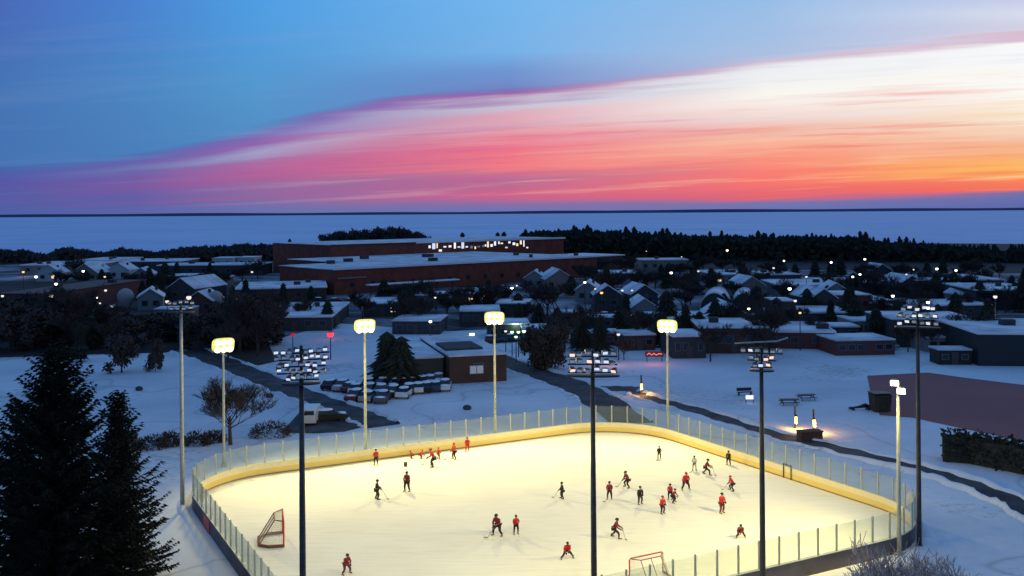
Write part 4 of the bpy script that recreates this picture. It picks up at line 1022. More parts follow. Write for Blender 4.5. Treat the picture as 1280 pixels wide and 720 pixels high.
# swing frame in the central yard
c = G(686, 398); t = empty('swing_frame', c, 0, 'dark A-shaped frame standing in the snowy yard under the big bare tree', 'swing frame')
mb = MB()
for a, b in ((-4.0, -.6), (4.0, .6)): mb.tube([(a, 0, 0), (b, 1, 5.4)], .14, 6); mb.tube([(a * .5, 4, 0), (b, 1, 5.4)], .12, 6)
mb.build('legs', M['black'], t); mb = MB(); mb.tube([(-1, 1, 5.4), (1, 1, 5.4)], .12, 6); mb.build('top_bar', M['black'], t)
# small park things
def label_obj(mb, name, m, loc, lab, cat, rz=0):
    o = mb.build(name, M[m]); o.location = loc; o.rotation_euler.z = rz; return tag(o, lab, cat)
c = G(931, 494); t = empty('bench', c, R(10), 'dark bench on the snow left of the orange-lamped tower', 'bench')
mb = MB(); mb.box((0, 0, .45), (2.2, .5, .08)); mb.build('seat', M['black'], t); mb = MB(); mb.box((0, .28, .8), (2.2, .06, .45)); mb.build('backrest', M['black'], t)
for s in (-1, 1): mb = MB(); mb.box((s * .9, 0, .2), (.1, .45, .41)); mb.build('leg', M['black'], t)
c = G(937, 504); t = empty('notice_sign', c, 0, 'small bright white lit sign box beside the dark bench', 'sign')
mb = MB(); mb.box((0, 0, .8), (1.0, .25, .5)); mb.build('sign_box', M['panewhite'], t)
for s in (-1, 1): mb = MB(); mb.box((s * .5, 0, .25), (.08, .08, .5)); mb.build('leg', M['black'], t)
c = G(1100, 514); t = empty('dumpster', c, R(5), 'dark green waste container at the corner of the reddish parking lot', 'dumpster')
mb = MB(); mb.add([(-1.0, -.8, .1), (1.0, -.8, .1), (1.0, .8, .1), (-1.0, .8, .1), (-1.15, -1, 2.2), (1.15, -1, 2.2), (1.15, 1, 2.4), (-1.15, 1, 2.4)], [(3, 2, 1, 0), (4, 5, 6, 7), (0, 1, 5, 4), (1, 2, 6, 5), (2, 3, 7, 6), (3, 0, 4, 7)]); mb.build('bin', M['hedge'], t)
mb = MB(); mb.box((0, 0, 2.42), (2.4, 2.1, .08)); mb.build('lid', M['black'], t)
c = G(1075, 512); mb = MB()
for k in range(5): mb.tube([(-1.6 + k * .3, -.4 + .1 * k, .3), (1.5 - k * .2, .3 - .15 * k, .35 + .12 * k)], .12, 6)
for s in (-1, 1): mb.box((s, 0, .15), (.3, 1, .3))
label_obj(mb, 'timber_pile', 'black', c, 'low pile of dark timber left of the green waste container', 'timber pile')
for k, (px, by, a, lab) in enumerate(((986, 506, 0, 'left one of two dark picnic tables on the snow above the yellow park lamps'), (1008, 500, 8, 'right one of two dark picnic tables on the snow above the yellow park lamps'))):
    t = empty('picnic_table', G(px, by), R(a), lab, 'picnic table', 'picnic tables'); mb = MB(); mb.box((0, 0, .75), (2.4, .8, .08)); mb.build('table_top', M['black'], t)
    for s in (-1, 1):
        mb = MB(); mb.box((0, s * .75, .45), (2.4, .28, .06)); mb.build('bench_seat', M['black'], t)
        mb = MB(); mb.tube([(s * .9, -.8, 0), (s * .9, -.2, .74)], .05, 5); mb.tube([(s * .9, .8, 0), (s * .9, .2, .74)], .05, 5); mb.tube([(s * .9, -.8, .42), (s * .9, .8, .42)], .05, 5); mb.build('leg_frame', M['black'], t)
# warm park lamps with wooden posts
def park_lamp(px, by, lab, hh=1.7, m='lamp_orange', W=260, c=(1, .50, .10)):
    p = G(px, by); t = empty('park_lamp', p, 0, lab, 'park lamp', 'warm park lamps by the drive')
    mb = MB(); mb.tube([(0, .35, 0), (0, .35, hh + .9)], .11, 6); mb.build('post', M['bark'], t)
    mb = MB(); mb.lathe([(.16, hh - 1.1), (.18, hh - .3), (.12, hh - .2)], 10); mb.build('lantern', M[m], t); mb = MB(); mb.lathe([(.24, hh - .18), (.05, hh)], 10); mb.build('cap', M['black'], t)
    l = bpy.data.lights.new('park_lamp_light', 'POINT'); l.energy = W; l.color = c; l.shadow_soft_size = .2
    o = bpy.data.objects.new('park_lamp_light', l); col.objects.link(o); o.location = p + Vector((0, -.5, .9))
park_lamp(995, 536, 'left one of two yellow glowing park lamps with tall dark post'); park_lamp(1018, 540, 'right one of two yellow glowing park lamps, the brighter', W=420)
park_lamp(802, 494, 'single orange park lamp where the drive meets the side path', 1.9, W=200)
mb = MB(); mb.box((0, 0, .45), (2.6, 1.2, .9)); mb.box((0, 0, .95), (2.8, 1.4, .1)); label_obj(mb, 'low_wall', 'brick2', G(1012, 549), 'low dark red planter wall in front of the two yellow park lamps', 'planter', .2)
for px, by, lab in ((174, 488, 'small dark rock on the snow slope right of the spruces'), (337, 497, 'small dark stump on the snow beside the park road'), (584, 512, 'tiny dark post stub on the packed snow behind the boards')):
    mb = MB(); mb.sphere((0, 0, .25), (.6, .45, .4), 8, 5); label_obj(mb, 'rock', 'sidedark', G(px, by), lab, 'rock')

# ------------------------------------------------------------------ trees in town
def tree_at(px, by, ty, kind, lab, i, wide=1.0, group=None):
    if kind == 'd':
        g = G(px, by); hh = AT(px, ty, g.y).z; o = link('dense_tree', BUS[i % 4], None, g, rnd.uniform(0, 6.28)); q = hh / 8.2; o.scale = (q * wide, q * wide, q); return tag(o, lab, 'tree', group)
    g = G(px, by); hh = AT(px, ty, g.y).z
    if kind == 'c': conifer(g, hh, i, lab, group, 'conifer', wide)
    else: bare_tree(g, hh, i, lab, group, wide)
NT = [(100, 452, 402, 'c', 'tall dark conifer right behind the big left spruce tip', 1.1), (152, 466, 418, 'd', 'left one of two dense dark trees on the left snow field edge', 1.0), (194, 464, 424, 'd', 'right one of two dense dark trees on the left snow field edge', .7),
 (92, 430, 348, 'b', 'tall bare tree before the wide brown roof', 1.2), (128, 428, 372, 'b', 'bare tree in the dark belt left of the tanks', 1.2), (200, 378, 338, 'c', 'pointed dark conifer beside the pale blue roof', 1.4), (178, 374, 350, 'c', 'dark conifer left of the pointed one', 1.5),
 (300, 440, 352, 'b', 'tall bare tree right of the right pale tank', 1.1), (322, 445, 366, 'b', 'bare tree on the edge of the park road top', 1.0), (285, 452, 396, 'b', 'bare tree behind the leftmost lit lamp head', 1.1),
 (484, 480, 414, 'c', 'dark spruce left of the small brick building', 1.9), (502, 482, 420, 'c', 'dark spruce touching the small brick building', 2.0), (682, 461, 404, 'd', 'broad black tree standing in the centre snow before the drive', .9), (668, 460, 408, 'd', 'black tree left of the broad one in the centre snow', .8), (694, 461, 406, 'd', 'black tree right of the broad one in the centre snow', .8),
 (684, 400, 342, 'b', 'big spreading bare tree above the A-shaped frame', 1.4), (505, 410, 362, 'b', 'bare tree before the school front, left', 1.2), (525, 410, 368, 'b', 'bare tree before the school front, middle', 1.1), (575, 400, 366, 'b', 'pale bare tree before the school front, right', 1.1),
 (888, 452, 398, 'b', 'bare tree by the brown brick block, left', 1.0), (946, 452, 400, 'b', 'bare tree by the brown brick block, right', 1.0), (962, 440, 372, 'b', 'tall bare tree left of the narrow lit block', 1.1), (905, 388, 366, 'c', 'dark round conifer between the arched sheds', 1.8), (942, 390, 360, 'c', 'dark conifer right of the arched sheds', 1.6),
 (850, 372, 340, 'b', 'bare tree left of the arched sheds', 1.5), (1135, 440, 398, 'b', 'bare tree behind the rightmost tower, left', 1.0), (1165, 440, 402, 'b', 'bare tree behind the rightmost tower, right', 1.0), (780, 450, 420, 'b', 'small bare tree right of the reddish lamp cluster', 1.1)]
for i, (px, by, ty, k, lab, wd) in enumerate(NT): tree_at(px, by, ty, k, lab, i, wd)
# belts of trees among the houses
BELT = [(0, 340, 346, 400, 48, 'left town'), (-30, 345, 400, 440, 84, 'dark belt above the left snow field'), (330, 520, 380, 412, 10, 'blocks before the school'), (500, 660, 380, 408, 10, 'yard before the school'), (700, 870, 336, 372, 30, 'houses right of the school'), (850, 1130, 340, 400, 44, 'right town centre'), (1120, 1320, 344, 392, 40, 'right town edge'), (850, 1240, 402, 436, 22, 'blocks behind the towers'), (640, 860, 404, 446, 16, 'central snowy yards')]
for x0, x1, y0, y1, n_, nm in BELT:
    for k in range(n_):
        px = x0 + (x1 - x0) * (k + rnd.random()) / n_; by = y0 + (y1 - y0) * rnd.random(); g = G(px, by); hh = rnd.uniform(5, 9) if by > 350 else rnd.uniform(6, 10)
        if nm == 'left town' and (px < 62 or (140 < px < 290 and by > 368)): continue
        if nm.startswith('dark belt'): hh = min(hh, AT(px, 393 if px > 60 else 402, g.y).z) if 100 < px < 290 else hh
        if nm.startswith('dark belt') and k % 2:
            o = link('dense_tree', BUS[k % 4], None, g, rnd.uniform(0, 6.28)); q = hh / 8.2; o.scale = (q * 1.4, q * 1.4, q); tag(o, 'dense dark tree in the ' + nm, 'tree', 'dense trees of the dark belt'); continue
        if rnd.random() < .35: conifer(g, hh, k, 'dark conifer scattered among the buildings of the ' + nm, 'conifers of the ' + nm, 'conifer', rnd.uniform(1.1, 1.7))
        else: bare_tree(g, hh, k, 'dim bare tree scattered among the buildings of the ' + nm, 'bare trees of the ' + nm, rnd.uniform(1, 1.4))

# ------------------------------------------------------------------ cars
def car_mesh():
    prof = [(-2.2, .35), (-2.2, .85), (-1.9, .98), (-1.0, 1.02), (1.3, .98), (2.1, .82), (2.2, .6), (2.2, .35)]
    mb = MB(); vs = [(x, y, z) for y in (-.88, .88) for x, z in prof]; n = len(prof)
    mb.add(vs, [tuple(range(n)), tuple(range(n, 2 * n))[::-1]] + [(k, (k + 1) % n, n + (k + 1) % n, n + k) for k in range(n)])
    cab = MB(); c0 = [(-1.75, .99), (-1.3, 1.44), (.3, 1.44), (1.1, .99)]; vs = [(x, y * (1 if z < 1.2 else .85), z) for y in (-.82, .82) for x, z in c0]
    cab.add(vs, [(0, 1, 2, 3), (7, 6, 5, 4)] + [(k, (k + 1) % 4, 4 + (k + 1) % 4, 4 + k) for k in range(4)])
    sn = MB(); sn.sphere((-.5, 0, 1.44), (.95, .72, .17), 12, 6); hs = MB(); hs.sphere((1.6, 0, .93), (.5, .72, .12), 10, 5)
    wh = MB(); wh.tube([(0, -.1, 0), (0, .1, 0)], .33, 12)
    globals()['CH'] = hs.mesh('hood_snow', M['carsnow']); return mb.mesh('body', M['carblack']), cab.mesh('cabin_glass', M['glasscar']), sn.mesh('snow_cover', M['carsnow']), wh.mesh('wheel', M['tyre'])
CB, CC, CS, CW = car_mesh()
def car(p, rz, colr, lab, group, snow=True, parts=True):
    t = empty('parked_car', p, rz, lab, 'car', group)
    o = link('body', CB, t); o.material_slots[0].link = 'OBJECT'; o.material_slots[0].material = M['car' + colr]
    link('cabin_glass', CC, t)
    if snow: link('snow_cover', CS, t)
    if parts:
        if snow: link('hood_snow', CH, t)
        for x in (-1.4, 1.4):
            for y in (-.8, .8): link('wheel', CW, t, (x, y, .33))
    return t
rowsC = [('row nearest the rink', (444, 500), (478, 502), 3, 84), ('long middle row', (446, 491), (506, 496), 5, 86), ('top left row beside the dark spruces', (414, 486), (440, 489), 3, 80),
         ('front row beside the brick building', (512, 491), (556, 487), 5, 88), ('back row beside the brick building', (507, 483), (548, 479), 5, 88), ('row right behind the dark spruces', (462, 484), (494, 485), 3, 84)]
cl = ['black', 'grey', 'blue', 'silver', 'white', 'black', 'red']
for nm, a, b, n, rz in rowsC:
    for k in range(n):
        s = k / max(1, n - 1); cc = rnd.choice(cl)
        car(G(a[0] + (b[0] - a[0]) * s, a[1] + (b[1] - a[1]) * s), R(rz + rnd.uniform(-5, 5) + (180 if rnd.random() < .5 else 0)), cc, '%s snow-topped %s car in the %s' % (ordl(k, n), cc, nm), 'snow-topped cars parked by the brick building')
far = [('row under the rightmost tower head', (1122, 400), (1160, 404), 5, 10), ('row near the two bright lamps at right', (1128, 388), (1166, 384), 4, 0), ('row by the green lit shop', (612, 428), (656, 425), 6, 84), ('row in the central snowy yard', (744, 398), (786, 396), 4, 0), ('row right of the reddish lamp cluster', (756, 424), (790, 420), 3, 20),
       ('row of the low red building', (1068, 438), (1112, 436), 5, 90), ('row before the pine wood', (1058, 349), (1082, 347), 4, 90), ('row right of the school', (772, 366), (800, 366), 5, 90), ('row at the right edge lot', (1210, 356), (1246, 358), 5, 90), ('row of the left town lot', (100, 380), (142, 388), 5, 70), ('row beneath the annex', (400, 378), (460, 380), 4, 0)]
for nm, a, b, n, rz in far:
    for k in range(n):
        s = k / max(1, n - 1); cc = rnd.choice(cl)
        car(G(a[0] + (b[0] - a[0]) * s, a[1] + (b[1] - a[1]) * s), R(rz + rnd.uniform(-6, 6)), cc, '%s far %s car in the %s' % (ordl(k, n), cc, nm), 'far parked cars', rnd.random() < .7, False)
# white van on the yard behind the left tower pole
c = G(389, 528); t = empty('parked_van', c, R(92), 'white van parked behind the left dark tower pole', 'van')
mb = MB(); pf = [(-2.4, .4), (-2.4, 2.1), (1.3, 2.1), (1.9, 1.35), (2.5, 1.15), (2.5, .4)]; n = len(pf)
mb.add([(x, y, z) for y in (-.95, .95) for x, z in pf], [tuple(range(n)), tuple(range(n, 2 * n))[::-1]] + [(k, (k + 1) % n, n + (k + 1) % n, n + k) for k in range(n)]); mb.build('body', M['carwhite'], t)
mb = MB(); mb.box((1.66, 0, 1.72), (.1, 1.6, .5)); mb.build('windscreen', M['glasscar'], t)
mb = MB(); mb.box((-2.42, 0, 1.65), (.06, 1.5, .5)); mb.build('rear_window', M['glasscar'], t)
for x in (-1.5, 1.6):
    for y in (-.88, .88): link('wheel', CW, t, (x, y, .33))
car(G(412, 526), R(20), 'black', 'dark car parked right of the white van', 'cars behind the left boards')
# ------------------------------------------------------------------ street lamps and lights of the town
LM = {'w': 'lamp_white', 's': 'lamp_soft', 'o': 'lamp_orange', 'r': 'lamp_red', 'd': 'lamp_reddim', 'g': 'lamp_green'}
def street_lamp(px, py, k, lab, hh=7, r=.42, Y=None):
    u, v = uv(px, py); Y = Y or (hh - H) / v
    z = H + v * Y; t = empty('street_lamp', (u * Y, Y, 0), 0, lab, 'street lamp')
    mb = MB(); mb.tube([(0, .0, 0), (0, 0, z - .1)], [.11, .07], 6); mb.build('post', M['darkpole'], t)
    mb = MB(); mb.lathe([(r * .3, z + r * .9), (r * .9, z + r * .75), (r * 1.0, z + r * .6)][::-1], 10); mb.build('hood', M['black'], t)
    mb = MB(); mb.sphere((0, 0, z), (r, r, r * .85), 10, 7); mb.build('lamp_globe', M[LM[k]], t, True)
SLP = [(909, 313, 'w', 'brightest white street lamp before the pine wood, right of the school', .62), (839, 341, 'w', 'white street lamp between the school end and the arched sheds', .5), (873, 339, 's', 'dim street lamp left of the brightest wood-edge lamp', .4), (808, 314, 's', 'faint lamp on the pine wood right of the school porch', .3), (852, 321, 's', 'faint lamp against the wood above the tan building', .3),
 (980, 326, 'w', 'leftmost white lamp of the right wood edge', .42), (1039, 328, 'w', 'second white lamp of the right wood edge', .5), (1081, 324, 'w', 'third white lamp of the right wood edge, the highest', .5), (967, 335, 's', 'soft white lamp under the leftmost wood-edge lamp', .45), (1142, 337, 's', 'faint lamp above the long dim brown building', .3), (1171, 336, 'w', 'bright lamp above the middle of the long dim brown building', .5), (1195, 338, 'w', 'bright lamp above the right half of the long dim brown building', .45), (1133, 343, 's', 'soft lamp at the left end of the long dim brown building', .35),
 (1066, 346, 'w', 'left lamp of the bright cluster before the wood', .4), (1075, 343, 'w', 'right lamp of the bright cluster before the wood', .4), (1008, 346, 's', 'soft lamp on the grey long block roofline', .4), (987, 361, 'w', 'bright oval lamp left of the dark dome house', .5), (994, 376, 's', 'soft warm lamp on the narrow lit brown block', .4), (1000, 391, 'o', 'orange lamp at the foot of the narrow lit block', .3), (1160, 378, 'w', 'upper one of two stacked lamps at the right', .4), (1160, 385, 'w', 'lower one of two stacked lamps at the right', .4), (1116, 370, 'w', 'white lamp left of the rightmost tower head', .4),
 (1237, 408, 'w', 'largest white lamp by the black-walled shed', .62), (1244, 371, 's', 'soft lamp at the pale green roof corner', .5), (936, 386, 'w', 'small white lamp right of the right arched shed', .3), (778, 363, 's', 'soft lamp on the grey block right of the school', .35), (790, 363, 's', 'second soft lamp on the grey block right of the school', .3),
 (752, 366, 'o', 'orange lamp above the dark hut', .42), (744, 361, 's', 'pinkish lamp left of the orange one', .3), (731, 353, 'w', 'white lamp left of the orange lamp above the hut', .42), (640, 360, 'w', 'bright lamp before the school right half', .4), (646, 357, 's', 'soft lamp touching the bright one before the school', .3), (538, 402, 'w', 'white lamp low between the two middle floodlight heads', .36), (544, 372, 's', 'soft lamp on the slanting white roof edge', .3),
 (590, 418, 'g', 'pale green lamp left of the second floodlight head', .55), (413, 418, 'r', 'large red signal light left of the first tall lit head', .7), (366, 418, 'd', 'dim red signal light above the left light tower', .5),
 (29, 340, 'o', 'orange lamp at the top of the brown roof', .5), (45, 346, 'w', 'white lamp right of the orange lamp at left', .55), (70, 355, 'w', 'bright white lamp in the middle of the left town', .5), (64, 370, 's', 'pinkish lamp beside the dark red building', .55), (3, 370, 's', 'soft lamp at the very left edge', .4), (132, 363, 's', 'soft lamp left of the left pale tank', .42), (113, 370, 's', 'leftmost small lamp of the car lot left of the tanks', .25), (121, 372, 'w', 'middle small lamp of the car lot left of the tanks', .25), (125, 379, 's', 'lowest small lamp of the car lot left of the tanks', .25), (140, 383, 's', 'small pinkish lamp under the left pale tank', .28),
 (236, 372, 's', 'cream lamp lighting the gable behind the grey tower', .7), (226, 377, 's', 'cream lamp just right of the grey tower', .45), (209, 377, 's', 'cream lamp just left of the grey tower', .5), (295, 374, 's', 'upper dim lamp right of the right pale tank', .32), (287, 380, 's', 'lower dim lamp right of the right pale tank', .28), (315, 340, 's', 'soft lamp at the right end of the very long dark hall', .45), (104, 339, 'w', 'cool white lamp above the tan gabled house', .5), (131, 346, 's', 'soft lamp right of the cool white one above the tan house', .4),
 (632, 414, 's', 'left whitish lamp of the green lit shop', .3), (640, 415, 'g', 'second lamp of the green lit shop', .34), (648, 415, 'g', 'third lamp of the green lit shop', .34), (655, 414, 'g', 'fourth lamp of the green lit shop, the brightest', .4), (645, 421, 'g', 'lowest lamp of the green lit shop', .3), (773, 418, 's', 'bluish lamp in the centre right of the reddish lamp cluster', .35)]
for px, py, k, lab, r in SLP: street_lamp(px, py, k, lab, 7 if py < 400 else 4.5, r * .85)
# red glowing shop sign behind the far right boards
c = G(818, 452); t = empty('shop_sign', c, 0, 'low red glowing sign strip left of the paler floodlight head', 'sign')
mb = MB(); mb.box((0, 0, 1.3), (3.2, .2, .9)); mb.build('sign_box', M['sidered'], t)
mb = MB(); mb.tube([(-1.3, -.14, 1.2), (-.9, -.14, 1.5), (-.5, -.14, 1.15), (-.1, -.14, 1.45), (.3, -.14, 1.15), (.8, -.14, 1.4), (1.3, -.14, 1.3)], .08, 5); mb.build('light_tube', mat('lamp_salmon', (1, .4, .3), .3, emit=(1, .22, .14), es=.9), t)
for s in (-1, 1): mb = MB(); mb.box((s * 1.3, 0, .43), (.12, .12, .85)); mb.build('post', M['black'], t)
for loc, W, cc in ((G(818, 455), 150, (1, .25, .2)), (G(760, 456), 160, (1, .4, .25)), (G(413, 424), 80, (1, .05, .05)), (G(236, 384), 220, (1, .85, .7)), (G(30, 346), 300, (1, .5, .3)), (G(645, 424), 150, (.6, 1, .6)), (G(1237, 412), 200, (1, .95, .85)), (G(752, 370), 200, (1, .5, .2)), (G(1100, 402), 150, (1, .95, .9))):
    l = bpy.data.lights.new('town_light', 'POINT'); l.energy = W; l.color = cc; l.shadow_soft_size = .4
    o = bpy.data.objects.new('town_light', l); col.objects.link(o); o.location = loc + Vector((0, -.6, 3))

# ------------------------------------------------------------------ sky
w = bpy.data.worlds.new('World'); scene.world = w; w.use_nodes = True
nt = w.node_tree; N = nt.nodes; Lk = nt.links
for n_ in list(N): N.remove(n_)
out = N.new('ShaderNodeOutputWorld'); bg = N.new('ShaderNodeBackground'); Lk.new(bg.outputs[0], out.inputs[0])
tc = N.new('ShaderNodeTexCoord'); sep = N.new('ShaderNodeSeparateXYZ'); Lk.new(tc.outputs['Generated'], sep.inputs[0])
def S(x): return x.outputs[0] if hasattr(x, 'outputs') else x
def mth(op, a, b=None, clamp=False):
    n = N.new('ShaderNodeMath'); n.operation = op; n.use_clamp = clamp
    for i, q in enumerate((a, b)):
        if q is None: continue
        if isinstance(q, (int, float)): n.inputs[i].default_value = q
        else: Lk.new(q, n.inputs[i])
    return n.outputs[0]
def mixc(f, a, b):
    n = N.new('ShaderNodeMix'); n.data_type = 'RGBA'
    for i, q in ((0, f), (6, a), (7, b)):
        if isinstance(q, (int, float)): n.inputs[i].default_value = q
        elif isinstance(q, tuple): n.inputs[i].default_value = (*lin(q), 1)
        else: Lk.new(q, n.inputs[i])
    return n.outputs[2]
def ramp(f, stops, interp='LINEAR'):
    n = N.new('ShaderNodeValToRGB'); cr = n.color_ramp; cr.interpolation = interp
    while len(cr.elements) > 1: cr.elements.remove(cr.elements[-1])
    cr.elements[0].position = stops[0][0]; cr.elements[0].color = (*lin(stops[0][1]), 1)
    for p, c_ in stops[1:]: e = cr.elements.new(p); e.color = (*lin(c_), 1)
    Lk.new(f, n.inputs[0]); return n.outputs[0]
def curve(f, pts):
    n = N.new('ShaderNodeFloatCurve'); c_ = n.mapping.curves[0]; n.mapping.extend = 'HORIZONTAL'
    while len(c_.points) > 2: c_.points.remove(c_.points[-1])
    c_.points[0].location = pts[0]; c_.points[1].location = pts[1]
    for p in pts[2:]: c_.points.new(*p)
    n.mapping.update(); Lk.new(f, n.inputs['Value']); return n.outputs[0]
X, Y, Z = sep.outputs
hyp = mth('SQRT', mth('ADD', mth('MULTIPLY', X, X), mth('MULTIPLY', Y, Y)))
az = mth('ARCTAN2', X, Y)                         # 0 ahead, + to the right (radians)
el = mth('DIVIDE', mth('DIVIDE', Z, hyp), mth('COSINE', mth('MINIMUM', mth('ABSOLUTE', az), R(40))))
# px-like horizontal coordinate of the direction: 0..1 over -60..+60 degrees
t = mth('ADD', mth('DIVIDE', az, R(120)), .5, True)
def A2(px): return .5 + math.atan((px - 640) / F) / R(120)
noise = N.new('ShaderNodeTexNoise'); noise.inputs['Scale'].default_value = 1; noise.inputs['Detail'].default_value = 6; noise.inputs['Roughness'].default_value = .55
cmb = N.new('ShaderNodeCombineXYZ'); Lk.new(mth('MULTIPLY', az, 3.0), cmb.inputs[0]); Lk.new(mth('SUBTRACT', mth('MULTIPLY', el, 70), mth('MULTIPLY', az, 4.0)), cmb.inputs[1]); Lk.new(cmb.outputs[0], noise.inputs['Vector'])
noise2 = N.new('ShaderNodeTexNoise'); noise2.inputs['Scale'].default_value = 1; noise2.inputs['Detail'].default_value = 5
cm2 = N.new('ShaderNodeCombineXYZ'); Lk.new(mth('MULTIPLY', az, 1.6), cm2.inputs[0]); Lk.new(mth('SUBTRACT', mth('MULTIPLY', el, 22), mth('MULTIPLY', az, 2.6)), cm2.inputs[1]); Lk.new(cm2.outputs[0], noise2.inputs['Vector'])
n1 = mth('SUBTRACT', noise.outputs[0], .5); n2 = mth('SUBTRACT', noise2.outputs[0], .5)
band = curve(t, [(0, .030), (A2(0), .049), (A2(200), .066), (A2(320), .088), (A2(480), .112), (A2(640), .124), (A2(960), .155), (A2(1280), .180), (1, .205)])
q = mth('DIVIDE', el, band)
edge = mth('MULTIPLY', mth('MULTIPLY', n1, .24), mth('MINIMUM', mth('MULTIPLY', mth('MAXIMUM', q, 0), 3.0), 1))
qq = mth('ADD', mth('ADD', q, edge), mth('MULTIPLY', n2, .06))
lo = [
 [(0, (76, 95, 165)), (.4, (84, 92, 162)), (.7, (86, 86, 165)), (1, (72, 102, 172))],
 [(0, (100, 112, 172)), (.1, (115, 110, 168)), (.28, (142, 106, 160)), (.48, (178, 100, 154)), (.62, (165, 112, 168)), (.72, (160, 160, 200)), (.80, (145, 100, 172)), (.93, (118, 108, 182)), (1, (88, 132, 192))],
 [(0, (105, 115, 182)), (.06, (135, 112, 165)), (.14, (212, 98, 135)), (.27, (178, 110, 152)), (.38, (242, 125, 132)), (.56, (236, 115, 140)), (.67, (228, 165, 178)), (.80, (222, 168, 185)), (.89, (200, 200, 216)), (.96, (165, 96, 165)), (1, (125, 112, 180))],
 [(0, (98, 115, 182)), (.06, (122, 118, 170)), (.085, (225, 100, 115)), (.2, (250, 122, 112)), (.34, (250, 148, 128)), (.45, (250, 190, 162)), (.53, (240, 182, 168)), (.62, (243, 214, 208)), (.74, (249, 247, 240)), (.92, (235, 238, 242)), (.98, (210, 192, 212)), (1, (196, 196, 222))],
 [(0, (92, 105, 170)), (.095, (112, 115, 172)), (.115, (240, 104, 95)), (.17, (250, 128, 90)), (.22, (254, 190, 95)), (.30, (250, 175, 118)), (.41, (246, 190, 160)), (.50, (245, 228, 205)), (.64, (252, 250, 245)), (.92, (247, 248, 250)), (.97, (216, 188, 206)), (1, (214, 208, 228))]]
lo.insert(1, [(0, (88, 102, 168)), (.3, (98, 94, 165)), (.5, (122, 90, 162)), (.66, (108, 96, 166)), (.76, (110, 118, 178)), (.86, (104, 98, 170)), (1, (76, 114, 180))])
xs = [A2(0), A2(170), A2(320), A2(640), A2(960), A2(1280)]
def across(cs):
    c_ = cs[0]
    for i in range(1, 6):
        f = mth('DIVIDE', mth('SUBTRACT', t, xs[i - 1]), xs[i] - xs[i - 1], True)
        c_ = mixc(f, c_, cs[i])
    return c_
low = across([ramp(qq, s) for s in lo])
elu = mth('ADD', mth('DIVIDE', el, .22), mth('MULTIPLY', n2, .10))       # 1 = top of the photograph
up = [
 [(.2, (70, 114, 178)), (.6, (70, 116, 180)), (1, (74, 106, 184))],
 [(.35, (82, 142, 195)), (.6, (84, 152, 208)), (1, (78, 158, 228))],
 [(.58, (112, 135, 198)), (.66, (112, 150, 210)), (.75, (118, 178, 232)), (1, (116, 182, 238))],
 [(.70, (178, 192, 222)), (.78, (165, 192, 228)), (1, (150, 190, 232))],
 [(.84, (210, 208, 228)), (.9, (215, 220, 238)), (1, (192, 198, 232))]]
up.insert(1, [(.28, (74, 126, 186)), (.6, (76, 134, 194)), (1, (74, 130, 208))])
upc = across([ramp(elu, s) for s in up])
wisp = mth('MULTIPLY', mth('MAXIMUM', mth('ADD', n2, n1), 0), 1.1, True)
upc = mixc(mth('MULTIPLY', wisp, .35), upc, (150, 165, 215))
n3 = N.new('ShaderNodeTexNoise'); n3.inputs['Scale'].default_value = 1; n3.inputs['Detail'].default_value = 4; n3.inputs['Roughness'].default_value = .6
cm3 = N.new('ShaderNodeCombineXYZ'); Lk.new(mth('MULTIPLY', az, 3.6), cm3.inputs[0]); Lk.new(mth('SUBTRACT', mth('MULTIPLY', el, 120), mth('MULTIPLY', az, 5.0)), cm3.inputs[1]); cm3.inputs[2].default_value = 5; Lk.new(cm3.outputs[0], n3.inputs['Vector'])
win = mth('MULTIPLY', mth('DIVIDE', mth('SUBTRACT', qq, .08), .08, True), mth('DIVIDE', mth('SUBTRACT', .84, qq), .25, True))
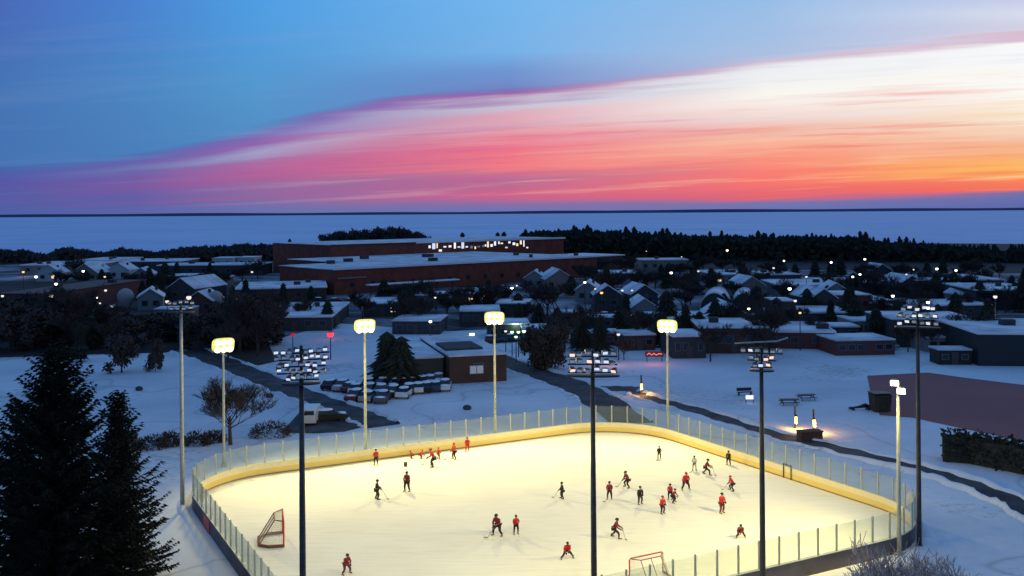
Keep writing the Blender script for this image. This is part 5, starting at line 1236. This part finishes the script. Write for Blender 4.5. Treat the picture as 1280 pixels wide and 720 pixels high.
st = mth('MULTIPLY', mth('MULTIPLY', mth('SUBTRACT', n3.outputs[0], .52), 5.0, True), win)
low = mixc(mth('MULTIPLY', st, .85), low, across([ramp(q, [(0, (95, 92, 165))]), ramp(q, [(0, (130, 90, 158))]), ramp(q, [(0, (170, 90, 150))]), ramp(q, [(0, (205, 100, 145))]), ramp(q, [(0, (240, 120, 120))]), ramp(q, [(0, (244, 130, 110))])]))
st2 = mth('MULTIPLY', mth('MULTIPLY', mth('SUBTRACT', .46, n3.outputs[0]), 5.0, True), win)
low = mixc(mth('MULTIPLY', st2, .7), low, across([ramp(q, [(0, (85, 105, 170))]), ramp(q, [(0, (112, 112, 174))]), ramp(q, [(0, (165, 135, 180))]), ramp(q, [(0, (238, 165, 165))]), ramp(q, [(0, (252, 205, 170))]), ramp(q, [(0, (253, 215, 165))])]))
win2 = mth('DIVIDE', mth('SUBTRACT', qq, .55), .2, True)
low = mixc(mth('MULTIPLY', mth('MULTIPLY', mth('MAXIMUM', mth('ADD', n1, mth('MULTIPLY', n2, .8)), 0), 2.2, True), mth('MULTIPLY', win2, .55)), low, (170, 160, 205))
f = mth('DIVIDE', mth('SUBTRACT', qq, .985), .05, True)
sky = mixc(f, low, upc)
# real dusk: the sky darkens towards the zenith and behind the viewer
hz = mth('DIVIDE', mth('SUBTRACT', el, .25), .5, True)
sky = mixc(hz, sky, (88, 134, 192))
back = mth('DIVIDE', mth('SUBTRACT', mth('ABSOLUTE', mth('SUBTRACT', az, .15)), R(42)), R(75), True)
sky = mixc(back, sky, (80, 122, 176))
below = mth('MULTIPLY', mth('LESS_THAN', el, -.02), 1)
sky = mixc(below, sky, (30, 40, 80))
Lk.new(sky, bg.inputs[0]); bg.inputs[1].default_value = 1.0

vs = scene.view_settings
vs.view_transform = 'Standard'; vs.look = 'None'; vs.exposure = 0; vs.gamma = 1; vs.use_curve_mapping = False
scene.cycles.use_denoising = True
scene.cycles.max_bounces = 6; scene.cycles.diffuse_bounces = 3; scene.cycles.transparent_max_bounces = 12
scene.cycles.sample_clamp_indirect = 4
